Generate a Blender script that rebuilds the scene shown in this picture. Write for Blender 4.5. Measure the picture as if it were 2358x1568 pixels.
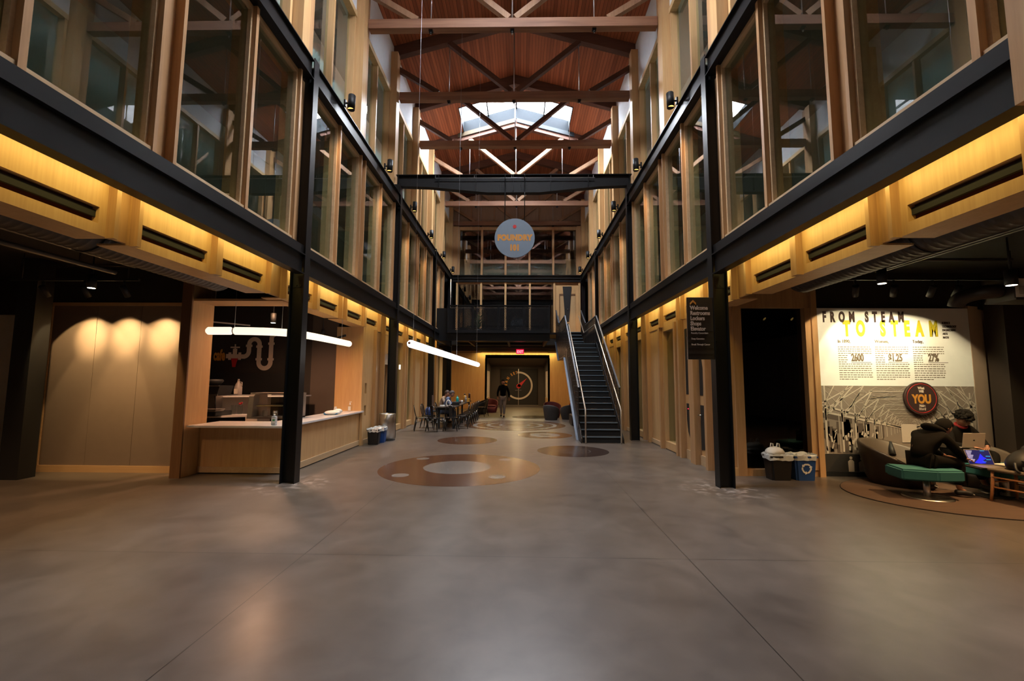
import bpy, bmesh, math, random
from mathutils import Vector, Matrix, Euler
S = bpy.context.scene
C = S.collection
for o in list(bpy.data.objects):
    bpy.data.objects.remove(o)
PI = math.pi
random.seed(7)

# ------------------------------------------------------------------ camera
FPX = 1009.7176; PIT = 0.0919; YAW = -0.0199; ROLL = 0.0055; CX0 = 0.2445
cam_d = bpy.data.cameras.new('camera'); cam = bpy.data.objects.new('camera', cam_d); C.objects.link(cam)
cam_d.sensor_width = 36.0; cam_d.lens = FPX / 2358 * 36.0; cam_d.clip_end = 200
_r = Vector((math.cos(YAW), -math.sin(YAW), 0)); _fh = Vector((math.sin(YAW), math.cos(YAW), 0)); _up = Vector((0, 0, 1))
_f = _fh * math.cos(PIT) + _up * math.sin(PIT); _u = _up * math.cos(PIT) - _fh * math.sin(PIT)
_ri = _r * math.cos(ROLL) + _u * math.sin(ROLL); _ui = _u * math.cos(ROLL) - _r * math.sin(ROLL)
M = Matrix((( _ri.x, _ui.x, -_f.x, CX0), (_ri.y, _ui.y, -_f.y, 0), (_ri.z, _ui.z, -_f.z, 1.7), (0, 0, 0, 1)))
cam.matrix_world = M
S.camera = cam
S.view_settings.view_transform = 'Standard'; S.view_settings.look = 'None'
S.view_settings.exposure = 0.2; S.view_settings.gamma = 1.0; S.view_settings.use_curve_mapping = False

# ------------------------------------------------------------------ sky
w = bpy.data.worlds.new('overcast_sky'); S.world = w; w.use_nodes = True
bg = w.node_tree.nodes['Background']; bg.inputs[0].default_value = (0.93, 0.96, 1.0, 1); bg.inputs[1].default_value = 78.0

WARM = (1.0, 0.60, 0.26); AMBER = (1.0, 0.77, 0.24); NEUT = (1.0, 0.80, 0.58)
def area(name, loc, rot, sx, sy, power, col, portal=False, spread=180):
    l = bpy.data.lights.new(name, 'AREA'); l.shape = 'RECTANGLE'; l.size = sx; l.size_y = sy
    l.energy = power; l.color = col; l.spread = math.radians(spread)
    if portal: l.cycles.is_portal = True
    o = bpy.data.objects.new(name, l); C.objects.link(o); o.location = loc; o.rotation_euler = rot
    return o
def spot(name, loc, target, power, col, ang, blend=0.3, rad=0.03, parent=None):
    l = bpy.data.lights.new(name, 'SPOT'); l.energy = power; l.color = col
    l.spot_size = math.radians(ang); l.spot_blend = blend; l.shadow_soft_size = rad
    o = bpy.data.objects.new(name, l); C.objects.link(o); o.location = loc
    d = Vector(target) - Vector(loc); o.rotation_euler = d.to_track_quat('-Z', 'Y').to_euler()
    return o
# skylight openings (daylight enters through them): centre Y of each
T0Y = 10.299; DT = 2.836; BAY = 5.672; COL1 = 7.286
SKY = [T0Y - 2 * DT + 0.1, T0Y + 2 * DT + 0.1]
for ys in SKY:
    area('skylight_portal', (0, ys + DT / 2, 13.9), (0, 0, 0), 4.7, 2.75, 1, (1, 1, 1), portal=True)

# ------------------------------------------------------------------ mesh helpers
class MB:
    def __init__(s): s.bm = bmesh.new(); s.mi = 0
    def box(s, x0, x1, y0, y1, z0, z1, bev=0):
        v = [s.bm.verts.new(p) for p in ((x0,y0,z0),(x1,y0,z0),(x1,y1,z0),(x0,y1,z0),(x0,y0,z1),(x1,y0,z1),(x1,y1,z1),(x0,y1,z1))]
        fs = [s.bm.faces.new([v[i] for i in q]) for q in ((3,2,1,0),(4,5,6,7),(0,1,5,4),(1,2,6,5),(2,3,7,6),(3,0,4,7))]
        for f in fs: f.material_index = s.mi
        if bev > 0:
            es = list({e for f in fs for e in f.edges})
            bmesh.ops.bevel(s.bm, geom=es, offset=bev, segments=2, affect='EDGES', profile=.5)
        return s
    def obox(s, c, ax, ay, az, hx, hy, hz):
        c = Vector(c); ax = Vector(ax).normalized(); ay = Vector(ay).normalized(); az = Vector(az).normalized()
        v = []
        for (i,j,k) in ((-1,-1,-1),(1,-1,-1),(1,1,-1),(-1,1,-1),(-1,-1,1),(1,-1,1),(1,1,1),(-1,1,1)):
            v.append(s.bm.verts.new(c + ax*hx*i + ay*hy*j + az*hz*k))
        for q in ((3,2,1,0),(4,5,6,7),(0,1,5,4),(1,2,6,5),(2,3,7,6),(3,0,4,7)):
            s.bm.faces.new([v[i] for i in q]).material_index = s.mi
        return s
    def beam(s, a, b, wy, h, up=(0,0,1)):
        """rectangular bar from a to b; wy = width across, h = height"""
        a = Vector(a); b = Vector(b); d = (b - a); L = d.length; d.normalize()
        side = d.cross(Vector(up))
        if side.length < 1e-5: side = Vector((1,0,0))
        side.normalize(); u = side.cross(d)
        return s.obox((a + b) / 2, d, side, u, L/2, wy/2, h/2)
    def prism(s, pts, axis, a, b):
        """extrude a 2-D polygon along axis (0,1,2) from a to b"""
        def P(p, t):
            if axis == 0: return (t, p[0], p[1])
            if axis == 1: return (p[0], t, p[1])
            return (p[0], p[1], t)
        v0 = [s.bm.verts.new(P(p, a)) for p in pts]; v1 = [s.bm.verts.new(P(p, b)) for p in pts]
        n = len(pts)
        s.bm.faces.new(v0[::-1]).material_index = s.mi; s.bm.faces.new(v1).material_index = s.mi
        for i in range(n):
            s.bm.faces.new((v0[i], v0[(i+1)%n], v1[(i+1)%n], v1[i])).material_index = s.mi
        return s
    def cyl(s, c, r, h, seg=20, r2=None, axis=(0,0,1)):
        r2 = r if r2 is None else r2
        return s.tube([Vector(c), Vector(c) + Vector(axis).normalized() * h], [r, r2], seg)
    def tube(s, path, rad, seg=8, closed=False, cap=True):
        path = [Vector(p) for p in path]; n = len(path)
        if not hasattr(rad, '__len__'): rad = [rad] * n
        rings = []
        prev = None
        for i in range(n):
            if closed: d = path[(i+1)%n] - path[i-1]
            else: d = path[min(i+1, n-1)] - path[max(i-1, 0)]
            if d.length < 1e-9: d = Vector((0,0,1))
            d.normalize()
            if prev is None:
                ref = Vector((0,0,1)) if abs(d.z) < .9 else Vector((1,0,0))
                a = d.cross(ref).normalized()
            else:
                a = (prev - d * prev.dot(d))
                if a.length < 1e-6: a = d.cross(Vector((1,0,0)))
                a.normalize()
            prev = a; b = d.cross(a)
            rings.append([s.bm.verts.new(path[i] + (a*math.cos(2*PI*k/seg) + b*math.sin(2*PI*k/seg)) * rad[i]) for k in range(seg)])
        m = n if closed else n - 1
        for i in range(m):
            A = rings[i]; B = rings[(i+1) % n]
            for k in range(seg):
                f = s.bm.faces.new((A[k], A[(k+1)%seg], B[(k+1)%seg], B[k])); f.smooth = True; f.material_index = s.mi
        if cap and not closed:
            s.bm.faces.new(rings[0][::-1]).material_index = s.mi; s.bm.faces.new(rings[-1]).material_index = s.mi
        return s
    def lathe(s, prof, c=(0,0,0), seg=24, a0=0, a1=2*PI, sx=1, sy=1):
        """prof = [(r,z)...]"""
        full = abs(a1 - a0 - 2*PI) < 1e-6
        n = seg if full else seg + 1
        cols = []
        for k in range(n):
            t = a0 + (a1 - a0) * k / seg
            cols.append([s.bm.verts.new((c[0] + sx*r*math.cos(t), c[1] + sy*r*math.sin(t), c[2] + z)) for r, z in prof])
        for k in range(seg):
            A = cols[k]; B = cols[(k+1) % n]
            for i in range(len(prof) - 1):
                try:
                    f = s.bm.faces.new((A[i], B[i], B[i+1], A[i+1])); f.smooth = True; f.material_index = s.mi
                except ValueError: pass
        bmesh.ops.remove_doubles(s.bm, verts=s.bm.verts, dist=1e-6)
        return s
    def sphere(s, c, r, sc=(1,1,1), seg=16, rings=10, rot=None):
        m = Matrix.Translation(c)
        if rot is not None: m = m @ rot.to_matrix().to_4x4() if hasattr(rot, 'to_matrix') else m @ rot
        m = m @ Matrix.Diagonal((r*sc[0], r*sc[1], r*sc[2], 1))
        before = set(s.bm.faces)
        bmesh.ops.create_uvsphere(s.bm, u_segments=seg, v_segments=rings, radius=1, matrix=m)
        for f in s.bm.faces:
            if f not in before: f.smooth = True; f.material_index = s.mi
        return s
    def xf(s, mat):
        bmesh.ops.transform(s.bm, matrix=mat, verts=s.bm.verts); return s
    def mesh(s, name):
        bmesh.ops.recalc_face_normals(s.bm, faces=s.bm.faces)
        me = bpy.data.meshes.new(name); s.bm.to_mesh(me); s.bm.free(); return me
def obj(name, mb, mat, parent=None, **kw):
    me = mb.mesh(name) if isinstance(mb, MB) else mb
    for m in (mat if isinstance(mat, (list, tuple)) else [mat]): me.materials.append(m)
    o = bpy.data.objects.new(name, me); C.objects.link(o)
    if parent: o.parent = parent
    for k, v in kw.items(): o[k] = v
    return o
def thing(name, label, cat, loc=(0,0,0), rz=0, group=None):
    o = bpy.data.objects.new(name, None); C.objects.link(o); o.location = loc; o.rotation_euler = (0,0,rz)
    o.empty_display_size = .1
    o['label'] = label; o['category'] = cat
    if group: o['group'] = group
    return o
def tag(o, label, cat, group=None):
    o['label'] = label; o['category'] = cat
    if group: o['group'] = group
    return o
def struct(name, mb, mat, parent=None):
    o = obj(name, mb, mat, parent)
    if parent is None: o['kind'] = 'structure'
    return o
def sempty(name, loc=(0,0,0), rz=0):
    o = bpy.data.objects.new(name, None); C.objects.link(o); o.location = loc; o.rotation_euler = (0,0,rz)
    o.empty_display_size = .1; o['kind'] = 'structure'; return o
KIDS = {}
def children(o): return [c for c in C.objects if c.parent == o]
def dup(root, loc=None, rz=None, label=None, group=None, scale=None):
    r = root.copy(); C.objects.link(r)
    if loc is not None: r.location = loc
    if rz is not None: r.rotation_euler = (0,0,rz)
    if scale is not None: r.scale = scale
    if label: r['label'] = label
    if group: r['group'] = group
    for ch in children(root):
        c = ch.copy(); C.objects.link(c); c.parent = r
        for g in children(ch):
            d = g.copy(); C.objects.link(d); d.parent = c
    return r
def loc_mesh(body, size=1, ext=.003, bold=0.0, sx=1.0, align='LEFT', spacing=1.0, linesp=1.0, fit=None):
    if fit:      # widen the letter spacing until the line has the wanted length
        w0 = _tm(body, size, ext, bold, sx, align, 1.0, linesp); w1 = _tm(body, size, ext, bold, sx, align, 2.0, linesp)
        a = max(v.co.x for v in w0.vertices) - min(v.co.x for v in w0.vertices); b = max(v.co.x for v in w1.vertices) - min(v.co.x for v in w1.vertices)
        spacing = 1 + (fit - a) / (b - a)
    return _tm(body, size, ext, bold, sx, align, spacing, linesp)
def _tm(body, size=1, ext=.003, bold=0.0, sx=1.0, align='LEFT', spacing=1.0, linesp=1.0):
    """a flat text as a mesh in the XZ plane facing -Y, origin at its left baseline"""
    cu = bpy.data.curves.new('lettering', 'FONT'); cu.body = body; cu.size = size; cu.extrude = ext; cu.offset = bold
    cu.align_x = align; cu.space_character = spacing; cu.space_line = linesp; cu.resolution_u = 4
    ob = bpy.data.objects.new('lettering', cu); C.objects.link(ob)
    bpy.context.view_layer.update()
    me = bpy.data.meshes.new_from_object(ob.evaluated_get(bpy.context.evaluated_depsgraph_get()))
    bpy.data.objects.remove(ob); bpy.data.curves.remove(cu)
    me.materials.clear()
    me.transform(Matrix.Rotation(PI/2, 4, 'X') @ Matrix.Diagonal((sx, 1, 1, 1)))
    return me
def text(name, body, size, loc, mat, parent=None, rz=0, **kw):
    me = loc_mesh(body, size, **kw)
    o = obj(name, me, mat, parent); o.location = loc; o.rotation_euler = (0, 0, rz)
    return o

# ------------------------------------------------------------------ materials
def mat(name, col, rough=.5, metal=0, spec=.5, emit=None, es=0, coat=0, alpha=None):
    m = bpy.data.materials.new(name); m.use_nodes = True
    b = m.node_tree.nodes['Principled BSDF']
    b.inputs['Base Color'].default_value = (*col, 1); b.inputs['Roughness'].default_value = rough
    b.inputs['Metallic'].default_value = metal; b.inputs['Specular IOR Level'].default_value = spec
    b.inputs['Coat Weight'].default_value = coat
    if emit: b.inputs['Emission Color'].default_value = (*emit, 1); b.inputs['Emission Strength'].default_value = es
    # faint procedural mottling so nothing is perfectly uniform
    nt = m.node_tree; N = nt.nodes; L = nt.links
    tc = N.new('ShaderNodeTexCoord'); no = N.new('ShaderNodeTexNoise'); no.inputs['Scale'].default_value = 6; no.inputs['Detail'].default_value = 3
    L.new(tc.outputs['Object'], no.inputs['Vector'])
    mx = N.new('ShaderNodeMix'); mx.data_type = 'RGBA'; mx.blend_type = 'MULTIPLY'; mx.inputs['Factor'].default_value = .25
    rp = N.new('ShaderNodeValToRGB'); rp.color_ramp.elements[0].color = (.7,.7,.7,1); rp.color_ramp.elements[1].color = (1.15,1.15,1.15,1)
    L.new(no.outputs['Fac'], rp.inputs['Fac']); mx.inputs['A'].default_value = (*col, 1); L.new(rp.outputs['Color'], mx.inputs['B'])
    L.new(mx.outputs['Result'], b.inputs['Base Color'])
    return m
def wood(name, c1, c2, axis=2, rough=.42, grain=9.0, board=None, var=.5):
    """grain runs along axis; board = (axis index, width) draws joints between boards"""
    m = bpy.data.materials.new(name); m.use_nodes = True
    nt = m.node_tree; N = nt.nodes; L = nt.links; b = N['Principled BSDF']
    b.inputs['Roughness'].default_value = rough; b.inputs['Specular IOR Level'].default_value = .35
    geo = N.new('ShaderNodeNewGeometry')
    mp = N.new('ShaderNodeMapping'); sc = [grain]*3; sc[axis] = grain*.07; mp.inputs['Scale'].default_value = sc
    L.new(geo.outputs['Position'], mp.inputs['Vector'])
    n1 = N.new('ShaderNodeTexNoise'); n1.inputs['Scale'].default_value = 1; n1.inputs['Detail'].default_value = 6; n1.inputs['Distortion'].default_value = .6
    L.new(mp.outputs['Vector'], n1.inputs['Vector'])
    n2 = N.new('ShaderNodeTexNoise'); n2.inputs['Scale'].default_value = 1; n2.inputs['Detail'].default_value = 3
    mp2 = N.new('ShaderNodeMapping'); sc = [grain*5]*3; sc[axis] = grain*.25; mp2.inputs['Scale'].default_value = sc
    L.new(geo.outputs['Position'], mp2.inputs['Vector']); L.new(mp2.outputs['Vector'], n2.inputs['Vector'])
    ad = N.new('ShaderNodeMath'); ad.operation = 'MULTIPLY_ADD'; ad.inputs[1].default_value = .45
    L.new(n2.outputs['Fac'], ad.inputs[0])
    mu = N.new('ShaderNodeMath'); mu.operation = 'MULTIPLY'; mu.inputs[1].default_value = .62; L.new(n1.outputs['Fac'], mu.inputs[0])
    L.new(mu.outputs[0], ad.inputs[2])
    rp = N.new('ShaderNodeValToRGB'); rp.color_ramp.elements[0].position = .5 - .22; rp.color_ramp.elements[1].position = .5 + .22
    rp.color_ramp.elements[0].color = (*c2, 1); rp.color_ramp.elements[1].color = (*c1, 1)
    L.new(ad.outputs[0], rp.inputs['Fac'])
    out = rp.outputs['Color']
    if board:
        sp = N.new('ShaderNodeSeparateXYZ'); L.new(geo.outputs['Position'], sp.inputs[0])
        dv = N.new('ShaderNodeMath'); dv.operation = 'DIVIDE'; dv.inputs[1].default_value = board[1]; L.new(sp.outputs[board[0]], dv.inputs[0])
        fl = N.new('ShaderNodeMath'); fl.operation = 'FLOOR'; L.new(dv.outputs[0], fl.inputs[0])
        wn = N.new('ShaderNodeTexWhiteNoise'); wn.noise_dimensions = '1D'; L.new(fl.outputs[0], wn.inputs['W'])
        mr = N.new('ShaderNodeMapRange'); mr.inputs['To Min'].default_value = 1-var; mr.inputs['To Max'].default_value = 1+var*.6; L.new(wn.outputs['Value'], mr.inputs['Value'])
        fr = N.new('ShaderNodeMath'); fr.operation = 'FRACT'; L.new(dv.outputs[0], fr.inputs[0])
        lt = N.new('ShaderNodeMath'); lt.operation = 'GREATER_THAN'; lt.inputs[1].default_value = min(.12, .012/board[1]); L.new(fr.outputs[0], lt.inputs[0])
        m2 = N.new('ShaderNodeMapRange'); m2.inputs['To Min'].default_value = .35; L.new(lt.outputs[0], m2.inputs['Value'])
        mm = N.new('ShaderNodeMath'); mm.operation = 'MULTIPLY'; L.new(mr.outputs[0], mm.inputs[0]); L.new(m2.outputs[0], mm.inputs[1])
        vm = N.new('ShaderNodeVectorMath'); vm.operation = 'SCALE'; L.new(out, vm.inputs[0]); L.new(mm.outputs[0], vm.inputs['Scale'])
        out = vm.outputs[0]
    L.new(out, b.inputs['Base Color'])
    bp = N.new('ShaderNodeBump'); bp.inputs['Strength'].default_value = .12; bp.inputs['Distance'].default_value = .004
    L.new(n2.outputs['Fac'], bp.inputs['Height']); L.new(bp.outputs['Normal'], b.inputs['Normal'])
    return m
MAPLE = wood('maple_panel', (.61,.38,.175), (.48,.275,.115), 2)
MAPLE_D = wood('oak_fin', (.50,.29,.135), (.36,.19,.085), 2)
MAPLE_H = wood('maple_sill', (.58,.40,.23), (.46,.30,.16), 1)
MAPLE_X = wood('maple_rail', (.55,.33,.16), (.42,.24,.11), 0)
DARKWOOD = wood('dark_oak_trim', (.20,.10,.045), (.13,.065,.03), 2)
ROOFWOOD = wood('red_roof_planks', (.44,.135,.055), (.28,.075,.03), 1, rough=.55, grain=5, board=(0, .102), var=.28)
TRUSS_X = wood('old_truss_timber', (.38,.19,.11), (.12,.05,.03), 0, rough=.6, grain=3)
TRUSS_D = wood('dark_truss_timber', (.13,.055,.035), (.07,.03,.02), 0, rough=.65, grain=5)
TRUSS_P = wood('pale_brace_timber', (.45,.27,.16), (.27,.15,.09), 2, rough=.6, grain=5)
PINE = wood('pale_pine', (.72,.50,.24), (.55,.36,.17), 0)
CHAIRWOOD = wood('chair_beech', (.50,.24,.10), (.38,.17,.07), 0)
STEEL = mat('black_steel', (.007,.007,.0075), .38, 0, .30)
STEELB = mat('black_steel_soft', (.008,.008,.009), .5, 0, .25)
CLAY = mat('brown_duct_paint', (.030,.021,.015), .5)
CEILM = mat('black_ceiling_paint', (.010,.008,.006), .9)
WHITE = mat('white_plaster', (.74,.73,.71), .8)
GYPS = mat('upper_white_wall', (.80,.84,.88), .8); ROOMT = mat('upper_room_wall', (.34,.42,.43), .8)
PALE = mat('pale_wall_paint', (.62,.53,.44), .8)
TAUPE = mat('taupe_panel', (.20,.135,.095), .6)
DARKW = mat('charcoal_wall', (.020,.016,.013), .8)
DARKB = mat('brown_wall', (.075,.055,.042), .7)
ROOM = mat('room_grey', (.30,.30,.29), .9)
ROOMD = mat('room_dark', (.03,.03,.03), .9)
BLACK = mat('black', (.008,.008,.008), .6)
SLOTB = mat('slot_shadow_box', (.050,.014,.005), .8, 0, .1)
CURB = mat('darkened_blue_curb', (.009,.012,.015), .7, 0, .1)  # blue-grey curb, colour darkened to offset the very bright sky
PLATE = mat('blue_grey_plate', (.20,.27,.33), .4, .3)
CHROME = mat('brushed_steel', (.62,.58,.54), .28, 1)
RAILM = mat('pale_handrail', (.62,.55,.46), .32, .85)
QUARTZ = mat('white_quartz', (.70,.67,.66), .18, 0, .6)
ROD = mat('grey_rod', (.50,.50,.52), .3, .7)
CABLE = mat('thin_cable', (.35,.35,.36), .4, .5)
BLUEP = mat('blue_bin_plastic', (.012,.055,.22), .45)
BLKP = mat('black_bin_plastic', (.012,.010,.009), .45)
LINER = mat('clear_bag', (.60,.62,.62), .4)
WBAG = mat('white_carrier_bag', (.68,.66,.62), .5)
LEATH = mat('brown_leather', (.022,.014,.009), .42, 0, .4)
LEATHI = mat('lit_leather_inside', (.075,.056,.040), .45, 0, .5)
TEAL = mat('teal_fabric', (.020,.125,.125), .85)
BURG = mat('burgundy_fabric', (.10,.012,.018), .8)
REDF = mat('red_fabric', (.30,.012,.012), .8)
CHAIRB = mat('gloss_black_metal', (.010,.009,.008), .18, 0, .8)
ORANGE = mat('orange_paint', (.62,.26,.035), .6)
REDP = mat('red_paint', (.50,.012,.010), .6)
CREAM = mat('cream_paint', (.62,.50,.40), .6)
INK = mat('dark_brown_ink', (.045,.022,.018), .6)
GOLD = mat('mustard_ink', (.44,.36,.015), .6)
GREYTX = mat('grey_brown_ink', (.13,.095,.065), .6)
SKIN = mat('skin', (.42,.20,.12), .5); SKIND = mat('skin_darker', (.24,.11,.065), .5)
HAIRB = mat('black_hair', (.006,.005,.004), .9, 0, .1); HAIRR = mat('brown_hair', (.045,.022,.012), .6)
CLB = mat('black_cloth', (.007,.006,.005), .95, 0, .08); CLG = mat('grey_cloth', (.30,.26,.24), .9); CLBL = mat('blue_denim', (.10,.13,.22), .9)
CLR = mat('red_cloth', (.30,.015,.015), .9); CLTAN = mat('tan_cloth', (.38,.25,.16), .9); EYE = mat('eye', (.02,.015,.01), .2)
SOLE = mat('white_sole', (.5,.48,.45), .6)
LAMPW = mat('lit_tube', (.9,.9,.9), .5, emit=(1,.86,.66), es=1.05)
LAMPC = mat('lit_cool_tube', (.9,.9,.9), .5, emit=(1,.96,.93), es=3.0)
LAMPY = mat('amber_lens', (.9,.6,.2), .4, emit=(1,.62,.16), es=1.6)
LAMPD = mat('lit_downlight', (.9,.9,.9), .4, emit=(1,.86,.66), es=9)
EXITR = mat('exit_red', (.3,.0,.01), .4, emit=(1,.015,.06), es=1.5)
LEDR = mat('red_led', (.3,0,0), .4, emit=(1,.02,.05), es=4)
SCREEN = mat('laptop_screen', (.01,.01,.03), .5, 0, .1, emit=(.012,.015,.11), es=.6)
SCRB = mat('screen_blue_shape', (.0,.0,.5), .3, emit=(.01,.02,1), es=1.0)
SCRC = mat('screen_cyan_lines', (.0,.3,.5), .3, emit=(.05,.40,.85), es=.9)
SCRW = mat('screen_text_lines', (.6,.6,.7), .3, emit=(.50,.45,.85), es=.9)
GREY = mat('grey_case', (.22,.19,.17), .4, .3)
PAPER = mat('paper', (.60,.54,.46), .7); BLUEI = mat('blue_ink', (.03,.16,.32), .6); GREENI = mat('green_label', (.02,.22,.07), .6)
RUG = mat('rug', (.11,.062,.036), .95); RUGE = mat('rug_edge', (.02,.012,.008), .9)
LEAF = mat('plant_leaf', (.05,.09,.02), .6)
def glass(name, tint=(1,1,1), refl=1.0, tr=1.0, ior=1.5):
    m = bpy.data.materials.new(name); m.use_nodes = True; nt = m.node_tree; N = nt.nodes; L = nt.links
    N.remove(N['Principled BSDF']); out = N['Material Output']
    t = N.new('ShaderNodeBsdfTransparent'); t.inputs[0].default_value = (*[c*tr for c in tint], 1)
    g = N.new('ShaderNodeBsdfGlossy'); g.inputs['Roughness'].default_value = .01; g.inputs['Color'].default_value = (refl, refl, refl, 1)
    fr = N.new('ShaderNodeFresnel'); fr.inputs['IOR'].default_value = ior
    ge = N.new('ShaderNodeNewGeometry'); sb = N.new('ShaderNodeMath'); sb.operation = 'SUBTRACT'; sb.inputs[0].default_value = 1; L.new(ge.outputs['Backfacing'], sb.inputs[1])
    ml = N.new('ShaderNodeMath'); ml.operation = 'MULTIPLY'; L.new(fr.outputs[0], ml.inputs[0]); L.new(sb.outputs[0], ml.inputs[1])
    mx = N.new('ShaderNodeMixShader'); L.new(ml.outputs[0], mx.inputs[0]); L.new(t.outputs[0], mx.inputs[1]); L.new(g.outputs[0], mx.inputs[2])
    L.new(mx.outputs[0], out.inputs['Surface']); return m
GLASS = glass('window_glass', (.84,.92,.88), ior=2.3); GLASSD = glass('smoked_glass', (.35,.36,.33)); CLEAR = glass('clear_glass', (.95,.97,.96))
SKYGL = glass('skylight_glass', (.97,.98,1.0))
RETW = mat('warm_return_wall', (.60,.44,.32), .8)
def floor_mat():
    m = bpy.data.materials.new('polished_concrete'); m.use_nodes = True; nt = m.node_tree; N = nt.nodes; L = nt.links; b = N['Principled BSDF']
    geo = N.new('ShaderNodeNewGeometry')
    def noise(scale, det, dist=0, vec=None):
        n = N.new('ShaderNodeTexNoise'); n.inputs['Scale'].default_value = scale; n.inputs['Detail'].default_value = det; n.inputs['Distortion'].default_value = dist
        L.new(vec or geo.outputs['Position'], n.inputs['Vector']); return n
    a = noise(.5, 4, .3); c = noise(3.2, 9, .4); d = noise(30, 4)
    rp = N.new('ShaderNodeValToRGB'); e = rp.color_ramp.elements
    e[0].position = .33; e[0].color = (.064,.050,.040,1); e[1].position = .72; e[1].color = (.130,.104,.085,1)
    mx = N.new('ShaderNodeMath'); mx.operation = 'MULTIPLY_ADD'; mx.inputs[1].default_value = .55
    L.new(c.outputs['Fac'], mx.inputs[0])
    m2 = N.new('ShaderNodeMath'); m2.operation = 'MULTIPLY'; m2.inputs[1].default_value = .5; L.new(a.outputs['Fac'], m2.inputs[0]); L.new(m2.outputs[0], mx.inputs[2])
    L.new(mx.outputs[0], rp.inputs['Fac'])
    # saw-cut joints
    sp = N.new('ShaderNodeSeparateXYZ'); L.new(geo.outputs['Position'], sp.inputs[0])
    def near(sock, v, wd):
        s = N.new('ShaderNodeMath'); s.operation = 'SUBTRACT'; s.inputs[1].default_value = v; L.new(sock, s.inputs[0])
        ab = N.new('ShaderNodeMath'); ab.operation = 'ABSOLUTE'; L.new(s.outputs[0], ab.inputs[0])
        l = N.new('ShaderNodeMath'); l.operation = 'LESS_THAN'; l.inputs[1].default_value = wd; L.new(ab.outputs[0], l.inputs[0]); return l.outputs[0]
    acc = None
    for sock, v in [(sp.outputs[0], -1.865), (sp.outputs[0], 1.87), (sp.outputs[0], 5.6), (sp.outputs[0], -5.6), (sp.outputs[1], 4.43), (sp.outputs[1], -1.2), (sp.outputs[1], 13.0), (sp.outputs[1], 18.6)]:
        n = near(sock, v, .004)
        if acc is None: acc = n
        else:
            q = N.new('ShaderNodeMath'); q.operation = 'MAXIMUM'; L.new(acc, q.inputs[0]); L.new(n, q.inputs[1]); acc = q.outputs[0]
    mj = N.new('ShaderNodeMix'); mj.data_type = 'RGBA'; L.new(acc, mj.inputs['Factor']); L.new(rp.outputs['Color'], mj.inputs['A']); mj.inputs['B'].default_value = (.022,.018,.015,1)
    # pale plaster scuffs on the concrete round the foot of the nearest columns
    scf = None
    for cx_ in (-3.5, 3.5):
        ds_ = N.new('ShaderNodeVectorMath'); ds_.operation = 'DISTANCE'; L.new(geo.outputs['Position'], ds_.inputs[0]); ds_.inputs[1].default_value = (cx_, 7.25, 0)
        mr_ = N.new('ShaderNodeMapRange'); mr_.inputs['From Min'].default_value = .15; mr_.inputs['From Max'].default_value = .85; mr_.inputs['To Min'].default_value = 1; mr_.inputs['To Max'].default_value = 0; L.new(ds_.outputs['Value'], mr_.inputs['Value'])
        if scf is None: scf = mr_.outputs[0]
        else:
            q_ = N.new('ShaderNodeMath'); q_.operation = 'MAXIMUM'; L.new(scf, q_.inputs[0]); L.new(mr_.outputs[0], q_.inputs[1]); scf = q_.outputs[0]
    ns_ = noise(7, 5, .6); cr_ = N.new('ShaderNodeMapRange'); cr_.inputs['From Min'].default_value = .50; cr_.inputs['From Max'].default_value = .66; L.new(ns_.outputs['Fac'], cr_.inputs['Value'])
    mm_ = N.new('ShaderNodeMath'); mm_.operation = 'MULTIPLY'; L.new(scf, mm_.inputs[0]); L.new(cr_.outputs[0], mm_.inputs[1])
    ms_ = N.new('ShaderNodeMix'); ms_.data_type = 'RGBA'; L.new(mm_.outputs[0], ms_.inputs['Factor']); L.new(mj.outputs['Result'], ms_.inputs['A']); ms_.inputs['B'].default_value = (.30,.25,.22,1)
    mj = ms_
    L.new(mj.outputs['Result'], b.inputs['Base Color'])
    rr = N.new('ShaderNodeMapRange'); rr.inputs['From Min'].default_value = .3; rr.inputs['From Max'].default_value = .7; rr.inputs['To Min'].default_value = .285; rr.inputs['To Max'].default_value = .36
    L.new(a.outputs['Fac'], rr.inputs['Value']); L.new(rr.outputs[0], b.inputs['Roughness'])
    b.inputs['Specular IOR Level'].default_value = .6
    bp = N.new('ShaderNodeBump'); bp.inputs['Strength'].default_value = .06; bp.inputs['Distance'].default_value = .003
    return m
FLOORM = floor_mat()
DECAL = mat('brown_floor_vinyl', (.075,.034,.019), .22, 0, .6); DECALG = mat('grey_floor_vinyl', (.15,.135,.12), .25, 0, .6); HEADB = mat('darkened_header_board', (.045,.030,.013), .6, 0, .2); HEADP = mat('darkened_header_plate', (.013,.018,.023), .6, 0, .2)  # header board and plate: colours darkened so skylight does not burn them out
DECALD = mat('dark_floor_vinyl', (.035,.020,.015), .22, 0, .6)
def rug_mat():
    nt = RUG.node_tree; return RUG
# ================================================================== BUILDING SHELL
A = 3.454; WC = .249; FL = .177
YB, YE = -7.0, 32.0
struct('floor', MB().box(-13, 13, YB, 33, -.12, 0), FLOORM)
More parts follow.
